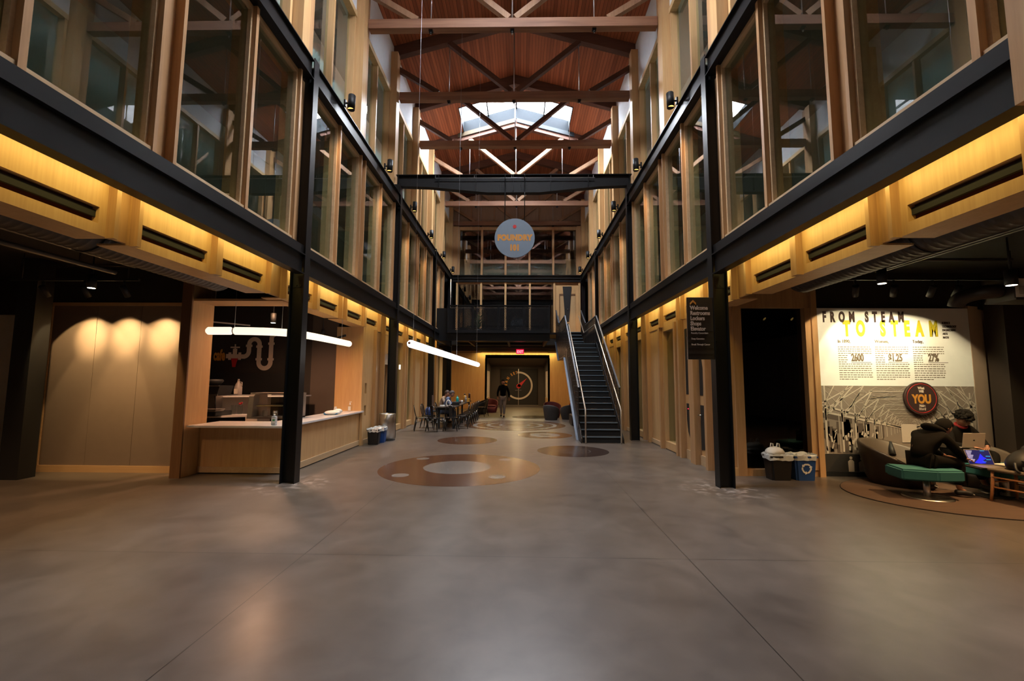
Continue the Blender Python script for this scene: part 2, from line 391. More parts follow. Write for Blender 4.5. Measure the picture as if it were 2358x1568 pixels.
# upper floor slabs beside the hall
for s, n in ((-1, 'left'), (1, 'right')):
    x0, x1 = sorted((s*3.62, s*12.5))
    struct('ceiling_ground_' + n, MB().box(x0, x1, YB, 23.2, 3.80, 3.985), CEILM)
    struct('ceiling_second_' + n, MB().box(x0, x1, YB, 23.2, 7.16, 7.36), ROOM)
    x0, x1 = sorted((s*4.3, s*12.5))
    struct('ceiling_third_' + n, MB().box(x0, x1, YB, 30, 12.5, 12.62), ROOM)
    x0, x1 = sorted((s*12.4, s*12.6))
    struct('wall_outer_' + n, MB().box(x0, x1, YB, 33, 0, 12.6), PALE)
    x0, x1 = sorted((s*6.2, s*6.3))
    struct('wall_room_' + n, MB().box(x0, x1, YB, 23.2, 3.98, 12.5), ROOMT)
struct('wall_back', MB().box(-13, 13, YB-.2, YB, 0, 14.5), PALE)
struct('ceiling_end_ground', MB().box(-12.5, 12.5, 23.4, 33, 3.62, 3.98), CEILM)
struct('ceiling_end_second', MB().box(-12.5, 12.5, 23.6, 30, 7.05, 7.3), CEILM)
struct('wall_end_second', MB().box(-12.5, 12.5, 29.9, 30, 3.9, 14.5), ROOMD)

# ---- gabled roof with skylight openings
def rz(x): return 13.52 - .28 * abs(x)
roof = MB()
SW = 2.36
def slab(x0, x1, y0, y1):
    roof.prism([(x0, rz(x0)), (x1, rz(x1)), (x1, rz(x1)+.12), (x0, rz(x0)+.12)], 1, y0, y1)
ys = [YB]
DE = DT - .11
for y in SKY: ys += [y + .95, y + DE]
ys.append(30)
for i in range(len(ys) - 1):
    hole = i % 2 == 1
    for s in (-1, 1):
        a, b = (SW if hole else 0), 4.35
        x0, x1 = sorted((s*a, s*b)); slab(x0, x1, ys[i], ys[i+1])
struct('ceiling', roof, ROOFWOOD)
wn = [0]
def wname():
    wn[0] += 1; return 'window_%d' % wn[0]
for y in SKY:
    r = sempty(wname(), (0, y, 0))
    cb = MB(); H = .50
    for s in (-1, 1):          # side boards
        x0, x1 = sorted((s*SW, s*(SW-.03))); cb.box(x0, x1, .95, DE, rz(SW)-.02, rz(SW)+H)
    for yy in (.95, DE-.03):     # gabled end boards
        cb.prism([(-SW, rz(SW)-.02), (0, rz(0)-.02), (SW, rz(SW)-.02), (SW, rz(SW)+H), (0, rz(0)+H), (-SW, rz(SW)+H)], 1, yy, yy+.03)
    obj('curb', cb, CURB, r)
    gb = MB()
    for x in (-1.25, 0, 1.25):
        for a, b in ((.95, DE),): gb.beam((x, a, rz(x)+H-.05), (x, b, rz(x)+H-.05), .055 if x else .085, .09)
    obj('glazing_bars', gb, STEELB, r)
    for s in (-1, 1):
        x0, x1 = sorted((0, s*(SW+.05)))
        obj('pane', MB().prism([(x0, rz(x0)+H), (x1, rz(x1)+H), (x1, rz(x1)+H+.012), (x0, rz(x0)+H+.012)], 1, .93, DE+.02), SKYGL, r)
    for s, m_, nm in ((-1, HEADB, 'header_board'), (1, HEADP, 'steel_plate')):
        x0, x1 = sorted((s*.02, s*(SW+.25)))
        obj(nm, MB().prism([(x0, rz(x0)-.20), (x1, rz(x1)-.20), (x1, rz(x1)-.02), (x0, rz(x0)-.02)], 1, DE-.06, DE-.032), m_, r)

# ================================================================== STEEL FRAME
SIDE = {-1: 'left', 1: 'right'}
ORD = ['nearest', 'second', 'third', 'fourth', 'fifth', 'sixth', 'seventh', 'eighth']
COLY = [COL1 + k*BAY for k in range(-1, 3)] + [23.30]
def col_mesh(s):
    m = MB(); h = 7.44
    x0, x1 = sorted((s*A, s*(A+.016))); m.box(x0, x1, 0, FL, 0, h)
    m2 = MB()
    x0, x1 = sorted((s*(A+WC-.016), s*(A+WC))); m.box(x0, x1, 0, FL, 0, 7.03)
    x0, x1 = sorted((s*(A+.016), s*(A+WC-.016))); m.box(x0, x1, FL/2-.006, FL/2+.006, 0, 7.03)
    return m
for s in (-1, 1):
    for k, y in enumerate(COLY):
        lab = {0: 'black steel column at the very edge of the view, %s side of the hall',
               1: 'tall black steel column nearest the camera on the %s side',
               2: 'tall black steel column on the %s at the end of the crossing girder',
               3: 'third black steel column back on the %s side',
               4: 'farthest black steel column on the %s, at the corner by the balcony'}[k] % SIDE[s]
        t = thing('steel_column', lab, 'column', (0, y, 0))
        obj('shaft', col_mesh(s), STEEL, t)
        p = MB(); x0, x1 = sorted((s*(A+.03), s*(A+WC-.03))); p.box(x0, x1, FL/2-.02, FL/2-.006, 3.28, 3.50)
        pl = obj('splice_plate', p, STEELB, t)
        b = MB()
        for dx in (.085, .165):
            for dz in (3.32,): b.cyl((s*(A+dx), FL/2-.03, dz), .018, .02, 8, axis=(0,1,0))
        obj('bolts', b, STEEL, pl)
def ibeam(s, z0, z1, y0, y1):
    """rolled beam: two flanges and a recessed web, inner edge at X = A"""
    m = MB(); w_ = .155
    f = lambda a, b, c, d: m.box(*sorted((s*a, s*b)), y0, y1, c, d)
    f(A, A+w_, z0, z0+.018); f(A, A+w_, z1-.018, z1); f(A+.05, A+.064, z0+.018, z1-.018)
    return m
BN = ['nearest the camera, running out of view', 'between the first and second tall columns', 'between the second and third tall columns', 'in the last bay before the balcony']
spans = [(-4.0, COLY[0])] + [(COLY[i] + FL, COLY[i+1]) for i in range(4)]
for s in (-1, 1):
    for k, (y0, y1) in enumerate(spans):
        if k == 0: nm = 'behind the camera'
        else: nm = BN[k-1]
        for lo, hi, what in ((3.50, 3.845, 'lower'), (7.03, 7.385, 'upper')):
            t = thing('steel_beam', '%s black beam on the %s, %s' % (what, SIDE[s], nm), 'beam', (0, y0, 0))
            obj('section', ibeam(s, lo, hi, 0, y1-y0), STEEL, t)
            fm = MB(); x0, x1 = sorted((s*(A+.064), s*(A+.18)))
            if what == 'lower':
                fm.box(x0, x1, 0, y1-y0, lo+.3, 4.0)
                x0, x1 = sorted((s*(A+.035), s*(A+.18))); fm.box(x0, x1, 0, y1-y0, hi, 4.0)
                obj('fascia_plate', fm, STEEL, t)
            else:
                fm.box(*sorted((s*(A+.155), s*(A+.20))), 0, y1-y0, lo+.02, hi)
                obj('fascia_plate', fm, STEELB, t)
# floor build-up behind the beams seals each storey edge
for s, n in ((-1, 'left'), (1, 'right')):
    struct('trim_%d' % (900 + s), MB().box(*sorted((s*3.63, s*3.70)), YB, 23.2, 3.80, 4.0), STEELB)

# ================================================================== LEVEL TWO / THREE GLAZING
trim_n = [0]
def tname():
    trim_n[0] += 1; return 'trim_%d' % trim_n[0]
WIN2 = {}
def win_unit(s, L):
    """two-pane timber window, length L along Y, from z=4.0 to 7.03; object space origin at (0,ya,0)"""
    key = (s, round(L, 3))
    X = lambda a, b: sorted((s*a, s*b))
    r = sempty(wname())
    fr = MB(); xf = 3.54
    for y0, y1 in ((0, .045), (L-.045, L), (L/2-.03, L/2+.03)):
        fr.box(*X(xf, 3.88), y0, y1, 4.0, 7.03)
    obj('fins', fr, MAPLE_D, r)
    se = MB()
    for a, b in ((.045, L/2-.03), (L/2+.03, L-.045)):
        se.box(*X(xf+.015, 3.88), a, b, 4.0, 4.075); se.box(*X(3.60, 3.88), a, b, 6.95, 7.03)
        for y0, y1 in ((a, a+.035), (b-.035, b)): se.box(*X(3.60, 3.86), y0, y1, 4.075, 6.95)
    obj('sash_frame', se, MAPLE_H, r)
    for a, b in ((.08, L/2-.065), (L/2+.065, L-.08)):
        obj('pane', MB().box(*X(3.655, 3.667), a, b, 4.075, 6.95), GLASS, r)
    return r
proto = {}
def put(kind, s, L, y, maker):
    k = (kind, s, round(L, 2))
    if k not in proto:
        o = maker(s, L); proto[k] = o; o.location = (0, y, 0)
    else:
        o = dup(proto[k], (0, y, 0)); o.name = wname()
    return o
back2 = {-1: MB(), 1: MB()}
for s in (-1, 1):
    for k in range(-1, 3):
        y0 = COL1 + k*BAY
        last = k == 2
        put('w2', s, 2.46, y0 + .20, win_unit)
        if not last:
            put('w2', s, 2.56, y0 + 2.88, win_unit)
            back2[s].box(*sorted((s*3.64, s*3.80)), y0 + 2.66, y0 + 2.88, 4.0, 7.03)
        if k > -1: back2[s].box(*sorted((s*3.66, s*3.80)), y0 - .24, y0 + .20, 4.0, 7.03)
    struct(tname(), back2[s], MAPLE_D)
    # blank wall beside the last window (dark recess before the end)
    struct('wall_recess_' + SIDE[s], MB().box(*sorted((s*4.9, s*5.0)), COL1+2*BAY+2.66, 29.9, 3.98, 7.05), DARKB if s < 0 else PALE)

def win3(s, L):
    """third storey half bay between two roof trusses: two tall panes, mullion, head"""
    X = lambda a, b: sorted((s*a, s*b))
    r = sempty(wname())
    fr = MB()
    fr.box(*X(3.86, 4.05), 0, .07, 7.4, 10.8); fr.box(*X(3.86, 4.05), L-.07, L, 7.4, 10.8)
    fr.box(*X(3.87, 4.05), L/2-.035, L/2+.035, 7.4, 10.72)
    obj('fins', fr, MAPLE, r)
    hd = MB(); hd.box(*X(3.84, 4.00), .0, L, 10.66, 10.80); hd.box(*X(3.86, 4.08), .05, L-.05, 7.4, 7.5)
    obj('head_rail', hd, PINE, r)
    for a, b in ((.05, L/2-.035), (L/2+.035, L-.05)):
        obj('pane', MB().box(*X(4.00, 4.012), a, b, 7.5, 10.66), GLASS, r)
    return r
TY = [T0Y + i*DT for i in range(-5, 6)]
for s in (-1, 1):
    wl = MB()
    for i, y in enumerate(TY[:-1]):
        put('w3', s, 2.30, y + .26, win3)
    wl.box(*sorted((s*3.87, s*4.14)), YB, 30, 10.8, 12.40)
    struct('wall_upper_' + SIDE[s], wl, GYPS)
    # tall timber posts carrying the trusses
    for i, y in enumerate(TY):
        nm = 'pair of tall pale timber posts on the %s under the %s roof truss' % (SIDE[s], 'truss')
        p = MB(); p.box(*sorted((s*3.66, s*3.90)), y-.26, y-.02, 7.38, 12.04)
        struct(tname(), p, MAPLE)
        p = MB(); p.box(*sorted((s*3.70, s*3.90)), y-.02, y+.20, 7.38, 12.04); struct(tname(), p, MAPLE_D)

# near right timber clad pier crossing the edge of the view
struct(tname(), MB().box(3.38, 3.62, 2.42, 2.70, 3.46, 12.3), MAPLE_D)

# ================================================================== ROOF TRUSSES
def truss():
    t = thing('roof_truss', 'x', 'truss', (0, TY[0], 0))
    obj('bottom_chord', MB().box(-3.66, 3.66, 0, .20, 10.606, 10.86, .008), TRUSS_X, t)
    for s in (-1, 1):
        x0, x1 = sorted((0, s*4.0))
        d = .37
        obj('top_chord', MB().prism([(x0, rz(x0)-d), (x1, rz(x1)-d), (x1, rz(x1)-.005), (x0, rz(x0)-.005)], 1, 0, .20), TRUSS_D, t)
        obj('brace', MB().beam((s*.08, .10, 10.90), (s*2.10, .10, 12.58), .15, .16, (0,1,0)), TRUSS_P, t)
        obj('end_brace', MB().beam((s*2.42, .10, 10.87), (s*3.78, .10, 11.72), .15, .14, (0,1,0)), TRUSS_P, t)
        obj('rod', MB().cyl((s*2.08, .10, 10.50), .013, 2.2, 8), ROD, t)
    c = MB().cyl((0, .10, 10.48), .018, 2.75, 8); obj('centre_rod', c, ROD, t)
    for x in (0, -2.08, 2.08): obj('washer', MB().box(x-.05, x+.05, .05, .15, 10.57, 10.606).cyl((x, .10, 10.52), .03, .05, 8), STEELB, t)
    return t
tr0 = truss()
TL = ['behind the camera, first', 'behind the camera, second', 'above the camera, first', 'above the camera, second', 'above the camera, third',
      'nearest roof truss in view, its pale bottom tie crossing the top of the view',
      'second roof truss in view, dark, just in front of the skylight',
      'third roof truss in view, seen behind the bright skylight opening',
      'fourth roof truss back, mostly hidden behind the black steel girder',
      'fifth roof truss back, seen just under the black steel girder',
      'farthest roof truss, against the pale gable wall above the end windows']
for i, y in enumerate(TY):
    t = tr0 if i == 0 else dup(tr0, (0, y, 0))
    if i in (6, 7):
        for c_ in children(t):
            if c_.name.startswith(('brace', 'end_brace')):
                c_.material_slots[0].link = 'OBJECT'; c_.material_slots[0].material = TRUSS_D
    t['label'] = ('old timber roof truss, ' + TL[i]) if i < 5 else TL[i]

# black built-up girder across the hall
g = thing('cross_girder', 'wide black riveted steel girder with a bellied underside spanning the hall', 'girder', (0, 12.93, 0))
prof = [(-3.60, 7.66), (-2.6, 7.62), (-1.6, 7.52), (-.8, 7.44), (.8, 7.44), (1.6, 7.52), (2.6, 7.62), (3.60, 7.66)]
obj('web', MB().prism(prof + [(3.60, 8.02), (-3.60, 8.02)], 1, .09, .105), STEELB, g)
fl = MB()
for (xa, za), (xb, zb) in zip(prof[:-1], prof[1:]): fl.prism([(xa, za), (xb, zb), (xb, zb+.016), (xa, za+.016)], 1, 0, .2)
obj('bottom_flange', fl, STEELB, g)
obj('top_flange', MB().box(-3.62, 3.62, 0, .2, 8.004, 8.02), STEELB, g)
st = MB()
for x in (-3.55, -2.3, -1.15, 0, 1.15, 2.3, 3.55): st.box(x-.006, x+.006, .0, .09, 7.50 if abs(x) < 2 else 7.66, 8.0)
obj('stiffener', st, STEEL, g)
rv = MB()
for cx in (-.33, .33):
    for i in range(4):
        for j in range(7): rv.cyl((cx-.09+.06*i, .078, 7.52+j*.065), .009, .014, 6, axis=(0,1,0))
obj('rivets', rv, STEEL, g)
cd = MB().tube([(-2.4, .0, 7.90), (2.5, .0, 7.90)], .012, 6)
for x in (-2.4, -1.2, -.05, 1.15, 2.45): cd.tube([(x, .0, 7.90), (x, .03, 8.02)], .008, 6)
obj('conduit', cd, ROD, g)
for s in (-1, 1):
    obj('end_bracket', MB().box(*sorted((s*3.46, s*3.66)), -.02, .2, 7.385, 7.70), STEEL, g)

# ================================================================== GROUND STOREY FACADE
def valance(s, L, mid=True, slots=True, z0=3.12):
    """amber-lit timber box under the beam: panels with a long slot, ribs at ends and middle"""
    X = lambda a, b: sorted((s*a, s*b))
    r = sempty(tname())
    p = MB(); xs = 3.95
    sl = ((.13, L/2-.12), (L/2+.12, L-.13)) if mid else ((.13, L-.13),)
    edges = [0] + [e for q in sl for e in q] + [L]
    p.box(*X(xs, 4.02), 0, L, 3.40, 3.76); p.box(*X(xs, 4.02), 0, L, z0, 3.235)
    for i in range(0, len(edges), 2): p.box(*X(xs, 4.02), edges[i], edges[i+1], 3.235, 3.40)
    p.box(*X(4.02, 4.30), 0, L, z0, z0+.02)
    obj('panel', p, MAPLE, r)
    f = MB()
    for y0, y1 in ((0, .05), (L-.05, L)) + (((L/2-.06, L/2+.06),) if mid else ()):
        f.box(*X(3.86, xs), y0, y1, z0-.01, 3.76)
    obj('ribs', f, MAPLE_D, r)
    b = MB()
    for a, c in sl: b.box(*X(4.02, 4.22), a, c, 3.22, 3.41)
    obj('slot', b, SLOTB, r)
    c = MB()
    for a, d in sl:
        c.box(*X(3.985, 4.019), a, d, 3.30, 3.37); 
    obj('grille_bar', c, CEILM, r)
    return r
def putv(s, L, y, **k):
    key = ('v', s, round(L, 2), str(k))
    if key not in proto:
        o = valance(s, L, **k); proto[key] = o; o.location = (0, y, 0)
    else:
        o = dup(proto[key], (0, y, 0)); o.name = tname()
    return o
for s in (-1, 1):
    for k in range(-1, 3):
        y0 = COL1 + k*BAY
        putv(s, 2.46, y0 + .20)
        if k < 2: putv(s, 2.56, y0 + 2.88)
        gp = MB()
        if k < 2: gp.box(*sorted((s*3.98, s*4.02)), y0+2.66, y0+2.88, 3.14, 3.76)
        gp.box(*sorted((s*3.98, s*4.02)), y0-.24, y0+.20, 3.14, 3.76)
        struct(tname(), gp, MAPLE_D)
    o = MB(); o.box(*sorted((s*4.02, s*4.30)), YB, 23.3, 3.74, 3.82); o.box(*sorted((s*3.62, s*4.05)), YB, 23.3, 3.80, 3.84)
    struct(tname(), o, CEILM)
def q_panel(s, L):
    X = lambda a, b: sorted((s*a, s*b)); r = sempty(tname())
    obj('panel', MB().box(*X(3.97, 4.03), 0, L, .12, 3.12), MAPLE, r)
    obj('base_board', MB().box(*X(3.94, 4.03), 0, L, .015, .13), MAPLE_H, r)
    obj('toe_gap', MB().box(*X(3.99, 4.03), 0, L, 0, .015), BLACK, r)
    return r
def q_win(s, L):
    X = lambda a, b: sorted((s*a, s*b)); r = sempty(wname())
    m = MB(); m.box(*X(3.95, 4.22), 0, .06, 0, 3.12); m.box(*X(3.95, 4.22), L-.06, L, 0, 3.12)
    m.box(*X(3.95, 4.22), .06, L-.06, .02, .20); m.box(*X(3.95, 4.22), .06, L-.06, 3.00, 3.12)
    obj('frame', m, MAPLE, r)
    obj('pane', MB().box(*X(4.05, 4.06), .06, L-.06, .20, 3.0), GLASS, r)
    return r
def q_fin(s, y0, y1):
    return struct(tname(), MB().box(*sorted((s*3.86, s*4.03)), y0, y1, 0, 3.115), MAPLE_D)
def putq(kind, s, L, y):
    key = (kind, s, round(L, 2)); mk = {'p': q_panel, 'w': q_win}[kind]
    if key not in proto:
        o = mk(s, L); proto[key] = o; o.location = (0, y, 0)
    else:
        o = dup(proto[key], (0, y, 0)); o.name = tname() if kind == 'p' else wname()
QS = [(.25, 1.14), (1.45, 1.14), (2.95, 1.14), (4.16, 1.20)]
FIN = [(.18, .25), (1.39, 1.45), (2.59, 2.68), (2.86, 2.95), (4.09, 4.16), (5.36, 5.44)]
plan = {-1: {1: 'dwwp', 2: 'pp'}, 1: {1: 'wpwp', 2: 'pw'}}
for s in (-1, 1):
    for k, types in plan[s].items():
        y0 = COL1 + k*BAY
        for i, c in enumerate(types):
            if c in 'pw': putq(c, s, QS[i][1], y0 + QS[i][0])
        for a, b in FIN[: 6 if len(types) == 4 else 3]: q_fin(s, y0+a, y0+b)
        if len(types) == 4: struct(tname(), MB().box(*sorted((s*4.0, s*4.03)), y0+2.68, y0+2.86, 0, 3.12), MAPLE_D)
        struct(tname(), MB().box(*sorted((s*4.0, s*4.03)), y0-.24, y0+.18, 0, 3.12), MAPLE_D)
# left: arched niche with a brown door by the second column
yd = COL1 + BAY
n = sempty('door_1', (0, yd, 0))
pts = [(.25, 0), (.55, 0), (.55, 2.3)]
arch = [(.25, 0), (.45, 0), (.45, 2.25)] + [(.92 - .47*math.cos(a), 2.25 + .30*math.sin(a)) for a in [PI*i/12 for i in range(1, 12)]] + [(1.39, 2.25), (1.39, 3.12), (.25, 3.12)]
obj('arched_panel', MB().prism(arch, 0, -4.03, -3.97), MAPLE, n)
obj('door_leaf', MB().box(-4.30, -4.26, .3, 1.39, 0, 2.2), wood('door_brown', (.26,.11,.05), (.18,.07,.03), 2), n)
obj('arch_soffit', MB().box(-4.26, -4.03, .3, 1.39, 2.2, 2.75), CREAM, n)
# left: pier between the cafe opening and the second column, with two small cut-outs
pr = MB()
ya, yb = 11.70, COL1 + BAY - .24
pr.box(-4.03, -3.95, ya, yb, .12, .75); pr.box(-4.03, -3.95, ya, yb, 1.62, 3.12); pr.box(-4.03, -3.95, ya, yb, 1.02, 1.34)
pr.box(-4.03, -3.95, ya+.24, yb, .75, 1.02); pr.box(-4.03, -3.95, ya, ya+.10, .75, 1.02); pr.box(-4.03, -3.95, ya+.24, yb, 1.34, 1.62); pr.box(-4.03, -3.95, ya, ya+.10, 1.34, 1.62)
struct(tname(), pr, MAPLE)
struct(tname(), MB().box(-3.97, -3.93, ya, yb, .0, .12), MAPLE_H)
struct(tname(), MB().box(-4.03, -3.86, yb-.33, yb-.26, 0, 3.12), MAPLE_D)
struct(tname(), MB().box(-4.15, -4.04, ya, ya+.4, .7, 1.7), DARKWOOD)
# right, first bay: double door with a black painted figure, window, panel
dr = sempty('door_2', (0, 0, 0))
obj('leaf', MB().box(3.99, 4.04, 9.58, 10.10, .15, 3.12), MAPLE, dr); obj('leaf', MB().box(3.99, 4.04, 8.80, 9.28, .15, 3.12), MAPLE, dr)
obj('base_board', MB().box(3.96, 4.04, 9.58, 10.05, 0, .20), MAPLE_H, dr); obj('base_board', MB().box(3.96, 4.04, 8.80, 9.28, 0, .20), MAPLE_H, dr)
def curve_pts(y0, y1, z0, z1, n=12): return [(y1 - (y1-y0)*math.sin(PI/2*i/n), z1 - (z1-z0)*(1-math.cos(PI/2*i/n))) for i in range(n+1)]
gf = MB()
gf.prism([(9.58, 1.42), (10.04, 1.42), (10.04, 2.9), (9.58, 2.9)], 0, 3.984, 3.99)
gf.prism([(9.58, 1.22), (10.04, 1.22), (10.04, .85), (9.98, .60), (9.86, .42), (9.72, .32), (9.58, .28)], 0, 3.984, 3.99)
obj('black_figure', gf, DARKW, dr)
gf = MB()
gf.prism([(9.28, 1.42), (9.13, 1.42), (9.10, 1.75), (9.12, 2.0), (9.18, 2.25), (9.10, 2.9), (9.28, 2.9)], 0, 3.984, 3.99)
gf.prism([(9.28, 1.22), (9.08, 1.22), (9.08, .95), (8.95, .9), (8.95, .35), (9.28, .30)], 0, 3.984, 3.99)
obj('black_figure', gf, DARKW, dr)
obj('centre_post', MB().box(3.86, 4.03, 9.30, 9.56, 0, 3.115), MAPLE_D, dr)
obj('card_reader', MB().box(3.965, 3.984, 9.86, 9.92, 1.0, 1.14), BLACK, dr)
obj('reader_light', MB().box(3.960, 3.965, 9.87, 9.91, 1.10, 1.115), LEDR, dr)
hnd = MB().tube([(3.98, 9.17, 1.02), (3.93, 9.17, 1.02), (3.93, 9.27, 1.01)], .010, 8); obj('lever_handle', hnd, CHROME, dr)
obj('lock', MB().cyl((3.984, 9.80, 1.66), .02, .015, 12, axis=(-1,0,0)), CHROME, dr)
for a, b in ((8.28, 8.36), (8.70, 8.80), (10.10, 10.20), (10.34, 10.44), (11.50, 11.60), (12.62, 12.70)): q_fin(1, a, b)
struct(tname(), MB().box(3.99, 4.03, 8.36, 8.70, 0, 3.12), MAPLE); struct(tname(), MB().box(3.99, 4.03, 10.20, 10.34, 0, 3.12), MAPLE)
putq('w', 1, 1.06, 10.44); putq('p', 1, 1.02, 11.60)
# reading-room wall facing the camera on the right: dark glass in a timber frame
t = sempty(wname())
fr = MB(); fr.box(4.03, 4.22, 8.28, 8.50, 0, 3.74); fr.box(4.30, 5.72, 8.26, 8.50, 0, .12); fr.box(4.22, 4.38, 8.24, 8.50, 0, 3.74)
fr.box(4.38, 5.66, 8.28, 8.50, 3.10, 3.74); fr.box(5.56, 5.66, 8.24, 8.50, .12, 3.10)
obj('frame', fr, MAPLE_D, t)
obj('base_board', MB().box(4.03, 4.24, 8.25, 8.28, 0, .14), MAPLE, t)
obj('pane', MB().box(4.38, 5.56, 8.36, 8.37, .12, 3.10), GLASSD, t)
struct(tname(), MB().box(5.66, 5.76, 8.20, 8.50, 0, 3.80), MAPLE_D)
# side rooms behind the glass
for s in (-1, 1):
    yl = 12.9 if s < 0 else 8.5
    struct('wall_side_room_' + SIDE[s], MB().box(*sorted((s*7.0, s*7.1)), yl, 26.9, 0, 3.8), ROOMD)
struct('wall_study_back', MB().box(4.3, 7.0, 11.4, 11.5, 0, 3.8), ROOMD)
sb = MB(); sb.box(4.75, 5.05, 11.34, 11.40, 1.0, 1.75)
struct(tname(), sb, BLACK)
struct(tname(), MB().box(5.1, 5.5, 11.33, 11.40, 0, 2.3), ROOM)
# right: mural wall, return, dark pier, pale wall
struct('wall_mural', MB().box(5.76, 8.62, 8.30, 8.50, 0, 3.10), WHITE)
struct('wall_mural_head', MB().box(5.76, 12.4, 8.40, 8.52, 3.10, 3.85), DARKW)
rt = MB(); rt.prism([(8.63, 8.30), (9.02, 8.44), (9.9, 9.2), (9.9, 9.4), (8.63, 8.52)], 2, 0, 3.15)
struct('wall_return', rt, RETW)
struct('wall_far_right', MB().box(9.9, 12.4, 9.8, 9.9, 0, 3.85), PALE)
for x, y, wd, lb in ((9.14, 8.19, .34, 'dark brown square post beside the mural wall, the nearer of two'), (9.50, 8.19, .34, 'dark brown square post at the far right, the thicker of two')):
    t = thing('dark_post', lb, 'post', (x, y, 0)); obj('shaft', MB().box(-wd/2, wd/2, -wd/2, wd/2, 0, 3.8), CLAY, t)
# left lobby: taupe panel wall in a timber frame, pale reveal, columns
struct('wall_taupe', MB().box(-8.66, -6.04, 8.05, 8.20, 0, 3.80), DARKW)
tp = thing('feature_panel', 'large taupe wall panel in a thin pale timber frame, washed by three spotlights', 'wall panel', (0, 8.05, 0))
pm = MB()
for i in range(3): pm.box(-8.58+.848*i+.003, -8.58+.848*(i+1)-.003, -.012, 0, .12, 3.07)
obj('panel', pm, TAUPE, tp)
fm = MB(); fm.box(-8.66, -5.80, -.03, 0, .0, .12); fm.box(-8.66, -6.02, -.03, 0, 3.07, 3.13); fm.box(-8.68, -8.58, -.03, 0, .12, 3.07)
obj('frame', fm, MAPLE_X, tp)
struct('wall_left_reveal', MB().prism([(-8.66, 8.05), (-8.66, 8.2), (-9.2, 8.6), (-9.3, 8.5)], 2, 0, 3.08), PALE)
struct('wall_far_left', MB().box(-12.4, -9.0, 9.1, 9.2, 0, 3.05), PALE)
struct('wall_far_left_head', MB().box(-12.4, -8.6, 9.0, 9.1, 3.05, 3.85), DARKW)
struct('baseboard_left', MB().box(-9.3, -8.66, 8.38, 8.46, 0, .09), BLACK)
t = thing('dark_post', 'massive black steel post at the far left edge of the view', 'post', (-8.35, 7.50, 0))
hm = MB(); hm.box(-.17, .17, -.14, -.12, 0, 3.8); hm.box(-.17, .17, .12, .14, 0, 3.8); hm.box(-.012, .012, -.12, .12, 0, 3.8); hm.box(.15, .17, -.12, .12, 0, 3.8)
obj('shaft', hm, BLACK, t)
# ================================================================== END OF THE HALL
t = thing('steel_beam', 'black steel beam across the far end of the hall below the upper end windows', 'beam', (0, 23.30, 0))
e = MB(); e.box(-A, A, 0, .155, 7.03, 7.05); e.box(-A, A, 0, .155, 7.20, 7.22); e.box(-A, A, .05, .065, 7.05, 7.38); e.box(-A, A, -.02, .155, 7.36, 7.385)
obj('section', e, STEEL, t)
struct(tname(), MB().box(-12.4, 12.4, 23.47, 23.62, 6.95, 7.45), STEELB)
struct('ceiling_end_step', MB().box(-4.2, 4.2, 23.47, 24.6, 7.36, 7.45), STEELB)
# upper end windows at the last truss
r = sempty(wname()); yw = 24.45
m = MB()
xs = [-3.30, -1.98, -.63, .72, 2.07, 3.42]
for x in xs: m.box(x-.055, x+.055, yw-.14, yw+.12, 7.4, 10.40)
m.box(-3.66, 3.66, yw-.10, yw+.12, 10.28, 10.46)
obj('frame', m, MAPLE_D, r)
for a, b in zip(xs[:-1], xs[1:]): obj('pane', MB().box(a+.055, b-.055, yw, yw+.012, 7.4, 10.28), GLASS, r)
fb = MB(); fb.box(xs[0]+.06, xs[-1]-.06, yw+.3, yw+.31, 7.4, 8.72)
struct(tname(), MB().box(-4.2, 4.2, yw+.5, yw+.52, 7.36, 8.74), GREY)
struct('wall_gable', MB().prism([(-4.2, 10.46), (4.2, 10.46), (4.2, rz(4.2)), (0, 13.52), (-4.2, rz(4.2))], 1, yw+.25, yw+.35), wood('gable_boards', (.40,.27,.19), (.30,.20,.14), 2))
gm = MB()
for x in (-2.65, -1.3, 0, 1.3, 2.65): gm.box(x-.05, x+.05, yw+.18, yw+.25, 10.46, rz(x)-.05)
struct(tname(), gm, TRUSS_P)
struct(tname(), MB().box(-3.70, -3.30, yw-.12, yw+.2, 7.4, 10.5), MAPLE_D); struct(tname(), MB().box(3.42, 3.70, yw-.12, yw+.2, 7.4, 10.5), MAPLE_D)
# second storey end: glass screen and timber door panel with a dark exclamation shape
r = sempty(wname()); ye = 23.42
m = MB(); xs = [-3.22, -1.91, -.59, .73, 2.05, 3.40]
for x in xs: m.box(x-.05, x+.05, ye-.06, ye+.14, 3.98, 7.03)
m.box(-3.3, 3.4, ye, ye+.12, 6.93, 7.03)
obj('frame', m, MAPLE, r)
for a, b in zip(xs[:-2], xs[1:-1]): obj('pane', MB().box(a+.05, b-.05, ye+.05, ye+.06, 4.0, 6.93), GLASS, r)
d = sempty('door_3', (0, ye, 0))
obj('surround', MB().box(2.10, 3.35, .02, .08, 3.98, 6.93), MAPLE, d)
obj('door_leaf', MB().box(2.32, 3.18, -.005, .02, 3.98, 6.30), wood('pale_door', (.55,.36,.18), (.45,.28,.13), 2), d)
obj('door_head', MB().box(2.32, 3.18, -.02, .02, 6.30, 6.40), DARKWOOD, d)
obj('door_jamb', MB().box(2.32, 2.36, -.02, .02, 3.98, 6.30), DARKWOOD, d)
obj('dark_figure', MB().prism([(2.50, 6.80), (2.98, 6.80), (2.84, 4.90), (2.64, 4.90)], 1, -.03, -.021), BLACK, d)
obj('dark_dot', MB().box(2.64, 2.84, -.03, -.021, 4.40, 4.78), BLACK, d)
obj('door_knob', MB().sphere((2.76, -.05, 5.55), .03), CHROME, d)
